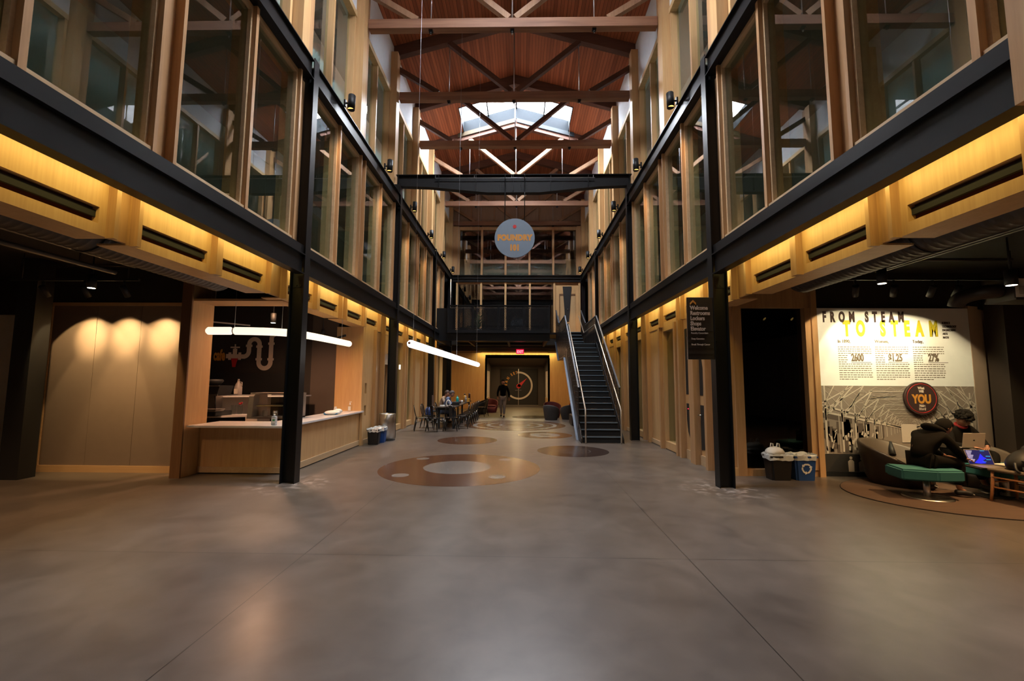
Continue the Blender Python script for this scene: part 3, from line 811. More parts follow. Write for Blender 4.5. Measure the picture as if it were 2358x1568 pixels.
# ground storey far wall with the wide opening and the lit passage
yw2 = 27.0
fw = MB(); ox0, ox1 = -1.83, 1.92
fw.box(-4.4, ox0, yw2, yw2+.15, 0, 3.62); fw.box(ox1, 4.4, yw2, yw2+.15, 0, 3.62); fw.box(ox0, ox1, yw2, yw2+.15, 3.10, 3.62)
struct('wall_end_ground', fw, MAPLE)
struct('wall_end_wing_left', MB().box(-12.4, -4.4, yw2-.05, yw2+.1, 0, 3.62), PALE); struct('wall_end_wing_right', MB().box(4.4, 12.4, yw2-.05, yw2+.1, 0, 3.62), PALE)
struct('ceiling_passage', MB().prism([(yw2, 3.10), (31.2, 2.72), (31.2, 3.0), (yw2, 3.3)], 0, ox0-.1, ox1+.1), DARKB)
for s, x in ((-1, ox0), (1, ox1)):
    xa, xb = sorted((x, x + s*.12))
    pw = MB(); pw.box(xa, xb, yw2, yw2+.2, 0, 3.1); pw.box(xa, xb, 30.2, 31.2, 0, 3.1); pw.box(xa, xb, yw2+.2, 30.2, 2.35, 3.1)
    struct('wall_passage_' + SIDE[s], pw, DARKB)
    xa, xb = sorted((x + s*.04, x + s*.11)); struct('wall_passage_pale_' + SIDE[s], MB().box(xa, xb, yw2+.2, 30.2, .62, 2.35), CREAM)
    xa, xb = sorted((x + s*.02, x + s*.10)); struct(tname(), MB().box(xa, xb, yw2+.2, 30.2, 0, .62), MAPLE)
struct('wall_passage_end', MB().box(-3.3, 3.4, 31.2, 31.3, 0, 3.3), DARKB)
dd = sempty('door_4', (0, 31.1, 0))
for a, b in ((-1.15, .08), (.12, 1.42)): obj('leaf', MB().box(a, b, .0, .05, .02, 2.55), DARKW, dd)
obj('bright_gap', MB().box(.085, .115, -.01, .03, .02, 2.55), RAILM, dd)
obj('threshold', MB().box(-1.2, 1.5, -.04, .05, 0, .02), RAILM, dd)
cx, cz, R1, R2 = .12, 1.38, .98, .86
def arc(c, r, a0, a1, n): return [(c[0] + r*math.cos(math.radians(a0+(a1-a0)*i/n)), c[1] + r*math.sin(math.radians(a0+(a1-a0)*i/n))) for i in range(n+1)]
ring = MB(); o_ = arc((cx, cz), R1, 96, -130, 40); i_ = arc((cx, cz), R2, 96, -130, 40)
for i in range(40): ring.prism([o_[i], o_[i+1], i_[i+1], i_[i]], 1, -.012, -.002)
obj('dial_ring', ring, CREAM, dd)
nd = MB(); nd.prism([(cx-.12, cz-.06), (cx+.10, cz-.12), (cx+.58, cz+.52), (cx-.02, cz+.10)], 1, -.014, -.004); nd.cyl((cx-.01, -.004, cz-.05), .16, .01, 24, axis=(0,-1,0))
obj('dial_needle', nd, REDP, dd)
obj('pull_handles', MB().box(-.14, .04, -.05, -.03, 1.03, 1.05).box(.16, .34, -.05, -.03, 1.03, 1.05), CHROME, dd)
for ch, a in zip('EAN SET', (178, 163, 146, 0, 124, 112, 100)):
    if ch == ' ': continue
    me = loc_mesh(ch, .26, bold=.012, sx=.75, align='CENTER', ext=.004)
    me.transform(Matrix.Translation((0, 0, -.09)))
    me.transform(Matrix.Rotation(-math.radians(a - 90), 4, 'Y'))
    o = obj('letter', me, ORANGE, dd); ar = math.radians(a); o.location = (cx + .92*math.cos(ar), -.010, cz + .92*math.sin(ar))
# side recess walls of the wider hall end
for s in (-1, 1):
    struct('wall_hall_end_' + SIDE[s], MB().box(*sorted((s*4.35, s*4.45)), 21.3, yw2, 0, 3.62), PALE)
    t = thing('dark_post', 'dark brown post before the pale wall at the far end, %s side' % SIDE[s], 'post', (s*3.95, 24.6, 0))
    obj('shaft', MB().box(-.16, .16, -.16, .16, 0, 3.62), CLAY, t)
fj = MB()
for y in (24.2, 25.0, 25.9, 26.6): fj.box(-4.3, 4.3, y-.03, y+.03, 3.50, 3.62)
struct(tname(), fj, CLAY)
# ================================================================== BALCONY
bal = thing('balcony', 'black steel balcony with a perforated guard across the far end of the hall', 'balcony', (0, 19.75, 0))
XB0, XB1 = -3.10, 1.56
m = MB(); m.box(XB0, XB1, 0, .10, 3.50, 3.52); m.box(XB0, XB1, 0, .10, 3.83, 3.85); m.box(XB0, XB1, .05, .065, 3.52, 3.83)
obj('edge_beam', m, STEEL, bal)
obj('deck', MB().box(XB0, XB1, .02, 3.60, 3.90, 4.0).box(XB0, XB1, -.04, .02, 3.86, 4.0), STEELB, bal)
obj('soffit_deck', MB().box(XB0, XB1, .15, 3.6, 3.74, 3.78), CLAY, bal)
jm = MB()
for x in (-2.2, -.35, 1.45): jm.box(x-.05, x+.05, .12, 3.6, 3.52, 3.74)
obj('joists', jm, CLAY, bal)
def perforated(W, H, pitch=.052, t=.0085, border=.035):
    """panel in XZ, origin lower left, diamond perforations from two families of flat bars"""
    b = MB(); b.box(0, W, -.008, .008, 0, border); b.box(0, W, -.008, .008, H-border, H)
    b.box(0, border, -.008, .008, border, H-border); b.box(W-border, W, -.008, .008, border, H-border)
    x0, x1, z0, z1 = border, W-border, border, H-border
    for sgn in (1, -1):
        c = -H * 1.0 if sgn > 0 else 0
        v = (x0 - z1) if sgn > 0 else (x0 + z0)
        end = (x1 - z0) if sgn > 0 else (x1 + z1)
        while v < end:
            # line x - sgn*z = v
            pts = []
            for z in (z0, z1):
                x = v + sgn*z
                if x0 <= x <= x1: pts.append((x, z))
            for x in (x0, x1):
                z = (x - v) / sgn
                if z0 < z < z1: pts.append((x, z))
            if len(pts) >= 2:
                (xa, za), (xb, zb) = pts[0], pts[1]
                if abs(xa-xb) > .01: b.beam((xa, 0, za), (xb, 0, zb), .004, t*1.5, (0,1,0)) if False else b.obox(((xa+xb)/2, 0, (za+zb)/2), (xb-xa, 0, zb-za), (0,1,0), (-(zb-za), 0, xb-xa), math.hypot(xb-xa, zb-za)/2, t and .003, t)
            v += pitch*1.414
    return b
H = 1.08
n = 4; wpan = (XB1 - XB0) / n
pm = perforated(wpan-.03, H)
pme = pm.mesh('guard_panel')
for i in range(n):
    o = obj('guard_panel', pme if i else pme, STEELB, bal) if i == 0 else None
    if o is None:
        o = bpy.data.objects.new('guard_panel', pme); C.objects.link(o); o.parent = bal
    o.location = (XB0 + i*wpan + .015, -.01, 4.02)
ep = perforated(1.0, H).mesh('guard_end'); o = obj('guard_panel', ep, STEELB, bal); o.location = (XB1, 0, 4.02); o.rotation_euler = (0, 0, PI/2)
pp = MB()
for i in range(n+1): pp.box(XB0+i*wpan-.012, XB0+i*wpan+.012, -.03, .01, 3.86, 5.12)
obj('guard_posts', pp, STEEL, bal)
rl = MB().box(XB0-.02, XB1+.02, -.03, .02, 5.10, 5.14); obj('top_rail', rl, STEEL, bal)
hr = MB().tube([(XB0+.12, .06, 6.35), (XB0+.12, .06, 5.02), (XB1, .06, 5.02)], .018, 8); obj('handrail', hr, RAILM, bal)
sb = MB().box(-3.6, XB0, .2, .24, 3.5, 5.0); struct(tname(), sb.xf(Matrix.Translation((0, 19.6, 0))), STEELB)
# potted plant half seen behind the guard
pl = thing('potted_plant', 'tall leafy plant standing behind the perforated balcony guard', 'plant', (-1.95, 22.4, 4.0))
obj('pot', MB().lathe([(0, 0), (.14, 0), (.18, .32), (.15, .32), (.14, .28), (0, .28)]), BLKP, pl)
lf = MB(); random.seed(3)
for i in range(60):
    a = random.uniform(0, 2*PI); h0 = .3 + .75*random.random(); L_ = .14 + .2*random.random()
    p = Vector((.06*math.cos(a), .06*math.sin(a), h0)); q = p + Vector((math.cos(a)*L_, math.sin(a)*L_, .14))
    sd = Vector((-math.sin(a), math.cos(a), 0))*.03; mid = (p+q)/2 + Vector((0,0,.03))
    vs = [lf.bm.verts.new(v) for v in (p, mid+sd, q, mid-sd)]; lf.bm.faces.new(vs)
obj('foliage', lf, LEAF, pl)
obj('stem', MB().cyl((0,0,.28), .015, .75, 6), LEAF, pl)

# ================================================================== STAIR
st = thing('staircase', 'black steel staircase with slotted side panels climbing to the balcony', 'staircase', (0, 12.40, 0))
XS0, XS1 = 1.97, 3.06; RI = .1735; GO = .245
tread = MB().box(XS0, XS1, 0, .27, -.025, 0).mesh('tread'); riser = MB().box(XS0, XS1, .012, .020, -.17, -.02).mesh('riser')
nose = MB().box(XS0, XS1, -.012, .0, -.022, .002).mesh('nosing')
tread.materials.append(STEELB); riser.materials.append(BLACK); nose.materials.append(PLATE)
YL0, YL1 = 17*GO, 6.90; ZL = 18*RI; YT = YL1 + 5*.29; ZT = 4.0
def stairpt(i):
    """nosing of tread i (1..23)"""
    if i <= 18: return (i-1)*GO, i*RI
    return YL1 + (i-19)*.29, ZL + (i-18)*(ZT-ZL)/5
for i in range(1, 24):
    y, z = stairpt(i)
    o = bpy.data.objects.new('tread', tread); C.objects.link(o); o.parent = st; o.location = (0, y, z)
    for me, nm in ((riser, 'riser'), (nose, 'nosing')):
        q = bpy.data.objects.new(nm, me); C.objects.link(q); q.parent = o
obj('landing', MB().box(XS0-.04, XS1+.04, YL0+.02, YL1+.05, ZL-.05, ZL-.002), STEELB, st)
obj('landing_fascia', MB().box(XS0, XS1, YL0+.02, YL0+.04, ZL-.5, ZL-.05), MAPLE_D, st)
obj('wood_soffit_panel', MB().box(XS0-.02, XS1, YL0-.02, YL1, ZL-.52, ZL-.50), MAPLE_D, st)
obj('top_landing', MB().box(XB1+.01, XS1+.3, YT-.02, YT+2.0, 3.9, 4.0), STEELB, st)
STRG = mat('blue_lit_stringer', (.045,.060,.085), .35, .2)
for s, x in ((-1, XS0-.035), (1, XS1+.035)):
    poly = [(-.10, 0), (.60, 0), (YL0+.10, ZL-.52), (YL1-.05, ZL-.52), (YT+.1, ZT-.42), (YT+.1, ZT+.02), (YL1-.05, ZL+.06), (YL0-.05, ZL+.04), (-.10, .12)]
    obj('stringer', MB().prism(poly, 0, x-.006, x+.006), STEELB, st)
    fl = MB(); xx = x + s*.035
    fl.beam((xx, .56, .0), (xx, YL0+.10, ZL-.53), .075, .012); fl.beam((xx, YL1-.05, ZL-.53), (xx, YT+.1, ZT-.43), .075, .012)
    fl.box(xx-.037, xx+.037, YL0+.1, YL1-.05, ZL-.536, ZL-.524)
    obj('stringer_flange', fl, STRG, st)
GH = 1.06
def guard(x, ya, yb, za, zb, lo=.02, hi=GH, name='slotted_panel'):
    """panel between two sloping lines made of closely spaced flat bars (horizontal slots) with a frame"""
    b = MB(); sl = (zb-za)/(yb-ya)
    z = min(za, zb) + lo; zt = max(za, zb) + hi
    while z < zt:
        if abs(sl) < 1e-6: y0, y1 = ya, yb
        else: y0 = max(ya, ya + (z - hi - za)/sl); y1 = min(yb, ya + (z - lo - za)/sl)
        if y1 - y0 > .02: b.box(x-.003, x+.003, y0, y1, z, z+.026)
        z += .042
    fr = MB()
    for off in (lo, hi-.02): fr.beam((x, ya, za+off), (x, yb, zb+off), .012, .045)
    nv = max(2, int((yb-ya)/.9)+1)
    for i in range(nv+1):
        y = ya + (yb-ya)*i/nv; zz = za + (zb-za)*i/nv; fr.box(x-.008, x+.008, y-.022, y+.022, zz+lo, zz+hi)
        if i < nv: y2 = y + (yb-ya)/nv*.5; z2 = zz + (zb-za)/nv*.5; fr.box(x-.005, x+.005, y2-.012, y2+.012, z2+lo, z2+hi)
    o = obj(name, b, STEELB, st); obj('panel_frame', fr, STEEL, o); return o
for x in (XS0-.045, XS1+.045):
    guard(x, .42, YL0, RI+.42*RI/GO, ZL, -.12); guard(x, YL0, YL1, ZL, ZL, -.46); guard(x, YL1, YT, ZL+.08, ZT, -.2)
    b = MB(); b.beam((x, .40, RI+.40*RI/GO+GH), (x, YL0, ZL+GH), .045, .03); b.beam((x, YL0, ZL+GH), (x, YL1, ZL+GH), .045, .03); b.beam((x, YL1, ZL+.08+GH), (x, YT, ZT+GH), .045, .03)
    obj('guard_cap', b, STRG, st)
for s, x in ((-1, XS0+.06), (1, XS1-.06)):
    hp = [(x, -.20, .01), (x, -.20, .92), (x, YL0-.30, ZL+.68), (x, YL1-.2, ZL+.68), (x, YT, ZT+.80)]
    obj('handrail', MB().tube(hp, .022, 10), RAILM, st)

# ================================================================== FLOOR GRAPHICS
def ellipse_ring(cx, cy, r1, r0, n=72):
    b = MB()
    for i in range(n):
        a = 2*PI*i/n; c = 2*PI*(i+1)/n
        P_ = lambda r, t: (cx + r*math.cos(t), cy + r*math.sin(t))
        if r0 <= 0:
            b.prism([P_(r1, a), P_(r1, c), (cx, cy)], 2, 0, 1)
        else: b.prism([P_(r1, a), P_(r1, c), P_(r0, c), P_(r0, a)], 2, 0, 1)
    return b
def disc(name, label, cx, cy, R, parts, m=DECAL, z=.0012):
    t = thing(name, label, 'floor graphic', (cx, cy, 0))
    b = MB().cyl((0, 0, .0002), R, .0010, 72); obj('disc', b, m, t)
    for i, p in enumerate(parts):
        if p[0] == 'ring':
            rb = ellipse_ring(0, 0, p[1], p[2]); rb.xf(Matrix.Diagonal((1, 1, .0006, 1))); rb.xf(Matrix.Translation((0, 0, z)))
            obj('ring', rb, p[3], t)
        else:
            rb = MB().cyl((p[1], p[2], z), p[3], .0006, 32); obj('spot', rb, p[4], t)
    return t
disc('floor_graphic', 'largest brown floor disc, nearest the camera, with a pale centre and four small holes', -.93, 8.78, 1.56,
     [('spot', -.07, .05, .66, DECALG), ('spot', -.95, .95, .14, DECALG), ('spot', .85, .92, .14, DECALG), ('spot', -.98, -.75, .155, DECALG), ('spot', .76, -.80, .155, DECALG)])
disc('floor_graphic', 'dark brown floor disc with fine pale rings in front of the staircase foot', 1.53, 10.97, .87,
     [('ring', r, r-.014, DECALG) for r in (.43, .34, .26, .18)], DECALD)
disc('floor_graphic', 'brown floor disc with a thin broken ring, left, in front of the cafe table', -1.27, 12.75, .85, [('ring', .36, .33, DECALG)])
disc('floor_graphic', 'brown floor disc with wide pale rings left of the staircase foot', 1.02, 14.10, .86, [('ring', .48, .20, DECALG), ('ring', .06, .02, DECALG)])
disc('floor_graphic', 'very wide ringed brown floor disc in front of the walking man', .03, 17.2, 1.95,
     [('ring', 1.62, 1.48, DECALG), ('ring', 1.10, .95, DECALG), ('ring', .62, .5, DECALG)])
disc('floor_graphic', 'farthest dark floor disc, right of the walking man', .75, 21.0, .9, [], DECALD)

# ================================================================== HANGING SIGN
sg = thing('hanging_sign', 'round blue-grey disc sign reading FOUNDRY 101 hung below the girder', 'sign', (.05, 12.918, 6.0))
SIGN = mat('brushed_blue_disc', (.17,.215,.27), .5, .1)
obj('disc', MB().cyl((0, .02, 0), .605, .04, 72, axis=(0,-1,0)), SIGN, sg)
text('lettering', 'FOUNDRY', .235, (0, -.022, -.07), ORANGE, sg, bold=.019, sx=.86, align='CENTER', spacing=1.12)
text('lettering', '101', .235, (0, -.022, -.38), ORANGE, sg, bold=.020, sx=.80, align='CENTER', spacing=1.1)
obj('red_dot', MB().cyl((0, -.018, .35), .055, .012, 28, axis=(0,-1,0)), REDP, sg)
for x in (-.30, .30): obj('hanger_rod', MB().cyl((x, 0, math.sqrt(.605**2-.09)-.02), .012, 1.52, 8), STEEL, sg)

# directory sign on the first right column
ds = thing('directory_sign', 'black wayfinding panel reading Welcome, Restrooms, Lockers, Shops, Elevator', 'sign', (3.02, 7.30, 2.07))
SIGNB = mat('sign_black', (.022,.016,.012), .45)
obj('panel', MB().box(0, .43, 0, .03, 0, 1.04, .004), SIGNB, ds)
for i, wd_ in enumerate(('Welcome', 'Restrooms', 'Lockers', 'Shops', 'Elevator')):
    text('lettering', wd_, .094, (.05, -.003, .83-.0875*i), CREAM, ds, bold=.0028, sx=.78)
for i, wd_ in enumerate(('Foundry Consortium', 'Deep Genomics', 'Break Through Cancer')):
    text('lettering', wd_, .040, (.055, -.003, .425-.095*i), CREAM, ds, bold=.0004, sx=.82)
gl = MB()
for i in range(5): gl.box(.0, .43, -.004, 0, .47-.095*i, .474-.095*i)
for i in range(5):
    for x in (.03, .40): gl.cyl((x, -.004, .435-.095*i), .006, .004, 8, axis=(0,-1,0))
obj('grooves', gl, BLACK, ds)
ch = MB().prism([(.05, .91), (.10, .96), (.15, .91), (.15, .945), (.10, .995), (.05, .945)], 1, -.006, -.001); obj('chevron', ch, ORANGE, ds)
obj('edge_strip', MB().box(-.012, 0, .0, .02, .0, .38), CHROME, ds)
obj('mount', MB().box(.38, .50, .03, .06, .3, .8), STEEL, ds)

# exit signs
ex = thing('exit_sign', 'glowing red EXIT sign hanging over the far opening', 'exit sign', (.02, 24.4, 3.20))
obj('case', MB().box(-.02, .40, 0, .04, 0, .25), EXITR, ex); text('lettering', 'EXIT', .21, (.19, -.006, .05), mat('exit_letters', (.6,.1,.12), .4, emit=(1,.30,.35), es=1.6), ex, bold=.006, sx=.8, align='CENTER')
obj('stem', MB().cyl((.19, .02, .25), .012, .26, 8), BLACK, ex)
for z, lb in ((6.50, 'upper small glowing red exit light by the right balcony corner'), (6.05, 'lower small glowing red exit light by the right balcony corner')):
    e2 = thing('exit_sign', lb, 'exit sign', (3.60, 21.6, z)); obj('case', MB().box(0, .1, 0, .03, 0, .28), EXITR, e2)
    obj('bracket', MB().box(.1, 1.3, 0, .02, .1, .14), BLACK, e2)

# ================================================================== LUMINAIRES
def wallspot(s):
    t = thing('beam_spotlight', 'x', 'spotlight', (s*3.30, 0, 7.46))
    b = MB().tube([(0, 0, .16), (s*-.0, -.03, -.16)], .075, 18); obj('housing', b, STEELB, t)
    obj('lens', MB().cyl((0, -.031, -.158), .062, .006, 18), LAMPY, t)
    k = MB().tube([(s*.0, 0, 0), (s*.13, 0, 0)], .018, 8); k.box(*sorted((s*.12, s*.16)), -.03, .03, -.07, .07); obj('bracket', k, STEEL, t)
    return t
SY = [8.60, 11.30, 14.10, 16.85, 19.70, 22.4]
for s in (-1, 1):
    pr_ = wallspot(s)
    for i, y in enumerate(SY):
        o = pr_ if i == 0 else dup(pr_)
        o.location = (s*3.30, y, 7.46)
        o['label'] = 'small black cylinder spotlight on the upper %s beam, %s' % (SIDE[s], ['the nearest one', 'second along', 'third along, just past the girder', 'fourth along', 'fifth along', 'the farthest one'][i])
        spot('beam_spot_light', (s*3.30, y-.03, 7.28), (s*2.6, y-.5, 0), 200, (1,.66,.34), 70, .6, .05)
# tubular pendants
t = thing('tube_pendant', 'straight glowing white tube lamp hanging at an angle in mid hall', 'pendant lamp', (0, 0, 0))
pa, pb = Vector((-1.93, 8.6, 2.42)), Vector((-1.262, 15.4, 2.262)); d = (pb-pa).normalized()
tb = MB(); tb.tube([pa - d*.06, pa - d*.045, pa, pb, pb + d*.045, pb+d*.06], [.03, .06, .075, .075, .06, .03], 20); obj('diffuser', tb, LAMPC, t)
ec = MB(); ec.sphere(pa + Vector((-.012, -.068, .012)), .026, seg=14, rings=8); obj('end_fitting', ec, mat('copper_fitting', (.25,.10,.06), .5), t)
for u, zt in ((.02, 12.9), (.55, 13.2), (.97, 13.2)):
    p = pa.lerp(pb, u); obj('suspension_cable', MB().cyl((p.x, p.y, p.z+.07), .0035, zt-p.z, 5), CABLE, t)
t = thing('tube_pendant', 'softly glowing curved tube lamp hanging over the cafe counter', 'pendant lamp', (0, 0, 0))
cp = [(-5.42, 7.80), (-4.93, 7.80), (-4.55, 7.86), (-4.25, 7.99), (-4.05, 8.25), (-3.97, 8.7), (-3.94, 9.3), (-3.93, 10.55)]
def smooth(pts, n=6):
    out = []
    P4 = [pts[0]] + list(pts) + [pts[-1]]
    for i in range(1, len(P4)-2):
        for k in range(n):
            u = k/n; a, b, c, e = [Vector(P4[i+j-1]) for j in range(4)]
            out.append(.5*((2*b) + (c-a)*u + (2*a-5*b+4*c-e)*u*u + (3*b-a-3*c+e)*u**3))
    out.append(Vector(pts[-1])); return out
path = [(p[0], p[1], 2.575) for p in smooth([(a, b, 0) for a, b in cp])]
seg1 = [p for p in path if p[0] < -4.96]; seg2 = [p for p in path if p[0] > -4.94]
for sgm in (seg1, seg2):
    d0 = (Vector(sgm[0]) - Vector(sgm[1])).normalized(); d1 = (Vector(sgm[-1]) - Vector(sgm[-2])).normalized()
    b = MB().tube([Vector(sgm[0])+d0*.03] + sgm + [Vector(sgm[-1])+d1*.03], [.045] + [.07]*len(sgm) + [.045], 18); obj('diffuser', b, LAMPW, t)
obj('joint_ring', MB().tube([(-4.96, 7.80, 2.575), (-4.93, 7.80, 2.575)], .060, 18), CHROME, t)
for x, y in ((-4.945, 7.80), (-4.2, 8.02), (-3.93, 10.1)): obj('suspension_cable', MB().cyl((x, y, 2.64), .004, 1.15, 5), CABLE, t)
# other thin drop wires high up
for i, (x, y, z0, z1) in enumerate(((-1.55, 8.9, 7.0, 13.0),)): pass

def can(x, y, z, label, r=.06, h=.22, power=70, col=NEUT, tgt=None, ang=100):
    t = thing('ceiling_downlight', label, 'downlight', (x, y, z))
    obj('housing', MB().cyl((0, 0, 0), r, h, 20), BLACK, t); obj('lens', MB().cyl((0, 0, -.004), r*.82, .006, 20), LAMPD, t)
    obj('stem', MB().cyl((0, 0, h), .012, 3.8-z-h, 8), BLACK, t)
    spot('downlight_beam', (x, y, z-.02), tgt or (x, y, 0), power, col, ang, .6, .09); return t
can(-6.75, 6.90, 3.17, 'black can light with a lit lens hanging among the left ceiling ducts', power=90, col=WARM)
can(5.35, 6.2, 3.10, 'black can light with a lit lens left of the right ceiling ducts, over the mural', power=110, col=WARM)
can(7.25, 6.3, 3.10, 'black can light with a lit lens at the far right, beside the cable tray', r=.07, power=480, col=WARM)
can(-5.45, 9.9, 3.0, 'tiny lit can light inside the cafe', power=16)
can(-3.5+.0, 0.9, 3.3, 'can light out of view above the camera on the left', power=75) if False else None
for x, y in ((-6.0, 1.4), (-6.0, 4.2), (6.0, 1.4), (5.6, 4.0), (-9.2, 3), (9.2, 3)):
    o = can(x, y, 3.45, 'black can light in the dark lobby ceiling, out of the picture', power=300, col=(1,.60,.32), ang=125)
    o['label'] = 'lobby ceiling can light at the %s side, %s row' % ('left' if x < 0 else 'right', 'front' if y < 2 else ('middle' if y > 3.5 else 'outer'))
# track lights
def track(name, x0, x1, y, z, heads, label, hl, target_z, tl, power, col, ang):
    t = thing('light_track', label, 'light track', (0, y, z))
    obj('rail', MB().box(x0, x1, -.018, .018, -.018, .018), BLACK, t)
    for x in (x0+.2, x1-.2): obj('suspension_rod', MB().cyl((x, 0, .018), .008, 3.8-z-.02, 6), BLACK, t)
    for i, (x, tx) in enumerate(heads):
        h = thing('track_spotlight', hl[i], 'spotlight', (x, y, z-.02))
        dv = (Vector((tx, tl, target_z)) - Vector((x, y, z-.16))).normalized()
        obj('stem', MB().cyl((0, 0, 0), .018, -.10, 10), BLACK, h)
        a = Vector((0, 0, -.13)); obj('head', MB().tube([a - dv*.05, a + dv*.15], .045, 16), BLACK, h)
        obj('lens', MB().tube([a + dv*.150, a + dv*.153], .036, 16), LAMPY, h)
        q = Vector((x, y, z-.02)) + a + dv*.17
        spot('track_beam', q, (tx, tl, target_z), power*(.30 if x < 0 else .6), col, ang, .12, .02)
        spot('track_beam_core', q, (tx, tl, 2.50), power*.9, col, 40 if x < 0 else 34, 1.0, .02)
track('t', -8.3, -6.1, 7.05, 3.34, [(-7.72, -7.80), (-7.02, -7.13), (-6.35, -6.42)], 'thin black lighting track in front of the taupe wall panel',
      ['left track spotlight aimed at the taupe wall panel', 'middle track spotlight aimed at the taupe wall panel', 'right track spotlight aimed at the taupe wall panel'], 1.97, 8.04, 280, (1,.74,.36), 72)
track('t', 4.9, 8.2, 6.95, 3.34, [(5.55, 6.35), (6.15, 6.9), (6.75, 7.15), (7.15, 7.45)], 'thin black lighting track in front of the mural',
      ['leftmost track spotlight aimed at the mural', 'second track spotlight from the left aimed at the mural', 'third track spotlight from the left aimed at the mural', 'rightmost track spotlight aimed at the mural'], 1.80, 8.28, 130, (1,.84,.50), 84)
# amber LED strips hidden above the beams
for s in (-1, 1):
    for k in range(-1, 3):
        y0 = COL1 + k*BAY + .2; L_ = 5.25 if k < 2 else 2.5
        area('led_cove', (s*3.67, y0 + L_/2, 3.76), (0, -s*math.radians(28), 0), .05, L_, 22 if k < 2 else 11, AMBER, spread=170)
area('led_end', (.05, 26.80, 3.55), (math.radians(-15), 0, 0), 4.9, .05, 75, (1,.80,.28), spread=160)
area('passage_fill', (.05, 28.8, 2.80), (0, 0, 0), .6, 2.4, 45, (1,.74,.38))  # added fill lamp for the pale passage walls, no fixture modelled
area('balcony_fill', (0, 24.5, 3.45), (0, 0, 0), 4.5, .1, 110, (1,.58,.26))  # added fill lamp beyond the balcony, has no fixture
spot('balcony_downlight', (0.0, 21.0, 3.5), (0, 21.0, 0), 90, (1,.62,.32), 120, .8, .05)
t = thing('ceiling_downlight', 'tiny lit downlight in the soffit under the balcony', 'downlight', (0.0, 21.0, 3.66)); obj('lens', MB().cyl((0,0,0), .05, .08, 16), LAMPD, t)
lr = thing('linear_light', 'thin linear light fixture above the far wall, right of the EXIT sign', 'light fixture', (2.45, 26.6, 3.42)); obj('frame', MB().tube([(-.55,0,0),(-.55,0,.15)], .012, 6).tube([(.55,0,0),(.55,0,.15)], .012, 6).tube([(-.55,0,0),(.55,0,0)], .015, 6), BLACK, lr)
lr = thing('linear_light', 'thin linear light fixture above the far wall, left of the EXIT sign', 'light fixture', (-2.9, 26.6, 3.42)); obj('frame', MB().tube([(-.75,0,0),(-.75,0,.15)], .012, 6).tube([(.75,0,0),(.75,0,.15)], .012, 6).tube([(-.75,0,0),(.75,0,0)], .015, 6), BLACK, lr)

# ================================================================== CEILING SERVICES
def duct(label, x, y0, y1, z, r, cap=True):
    t = thing('air_duct', label, 'duct', (x, y0, z))
    n = int((y1-y0)/.09); path = []; rad = []
    for i in range(n+1):
        y = (y1-y0)*i/n; path += [(0, y, 0), (0, y+.012, 0), (0, y+.024, 0)]; rad += [r, r+.006, r]
    if cap: path += [(0, y1-y0+.05, 0), (0, y1-y0+.10, 0)]; rad += [r*.97, r*.80]
    obj('spiral_tube', MB().tube(path, rad, 24), CLAY, t)
    sp = MB()
    for i in range(3): 
        y = (y1-y0)*(.2+.3*i); sp.tube([(math.cos(a)*(r+.008), y, math.sin(a)*(r+.008)) for a in [2*PI*k/20 for k in range(20)]], .008, 5, closed=True); sp.cyl((0, y, r), .006, max(.05, 3.8-z-r), 5)
    obj('strap', sp, BLACK, t); return t
duct('large round spiral duct running along under the left ceiling', -4.75, -4, 7.0, 3.42, .27)
duct('large round spiral duct running along under the right ceiling', 4.80, -4, 7.05, 3.42, .27)
for i, (x, lb) in enumerate(((5.45, 'inner'), (5.6, 'middle'), (5.75, 'outer'))):
    t = thing('conduit', '%s of three thin conduits running beside the right duct' % lb, 'pipe', (x, -4, 3.36+.02*i)); obj('pipe', MB().tube([(0,0,0),(0,10.6,0)], .022, 8), ROD if False else CLAY, t)
for i, (x, z, lb) in enumerate(((-5.6, 3.40, 'upper'), (-5.9, 3.30, 'lower'))):
    t = thing('conduit', '%s thin pipe running beside the left duct' % lb, 'pipe', (x, -4, z)); obj('pipe', MB().tube([(0,0,0),(0,10.4,0)], .035, 8), CLAY, t)
t = thing('conduit', 'horizontal pipe crossing the left lobby ceiling toward the cafe', 'pipe', (-7.3, 7.0, 3.57)); obj('pipe', MB().tube([(0,0,0),(3.0,0,0)], .02, 8), CLAY, t); obj('hanger', MB().cyl((.2,0,.02), .008, .21, 6), CLAY, t)
t = thing('conduit', 'horizontal pipe crossing the right lobby ceiling above the mural', 'pipe', (5.9, 6.4, 3.50)); obj('pipe', MB().tube([(0,0,0),(1.5,0,0)], .022, 8), CLAY, t); obj('hanger', MB().cyl((.2,0,.02), .008, .28, 6), CLAY, t)
# square duct with round elbow and a pasted notice, right
t = thing('ceiling_unit', 'rectangular duct box with a pasted notice and a curved flexible elbow, far right ceiling', 'duct', (7.22, 6.72, 3.10))
obj('box', MB().box(.30, 2.2, -.20, .20, -.14, .16).box(.30, 5, -.22, .22, -.17, -.14), CLAY, t)
el = [(.30, 0, .0), (.05, 0, -.02), (-.12, .06, -.06), (-.18, .14, -.12), (-.18, .18, -.20)]
rr_ = .105; obj('elbow', MB().tube(smooth(el, 5), rr_, 18), CLAY, t)
obj('notice', MB().box(.32, .72, -.206, -.201, -.13, .15), PALE, t)
nt_ = MB()
for i in range(7): nt_.box(.37, .53, -.210, -.207, -.08+.018*i, -.074+.018*i)
obj('notice_text', nt_, GREYTX, t)
obj('notice_sheet', MB().box(.34, .56, -.2068, -.206, -.11, .09), PAPER, t)
obj('notice_mark', MB().prism([(.60, -.02), (.69, -.02), (.645, .06)], 1, -.209, -.206), BLUEI, t)

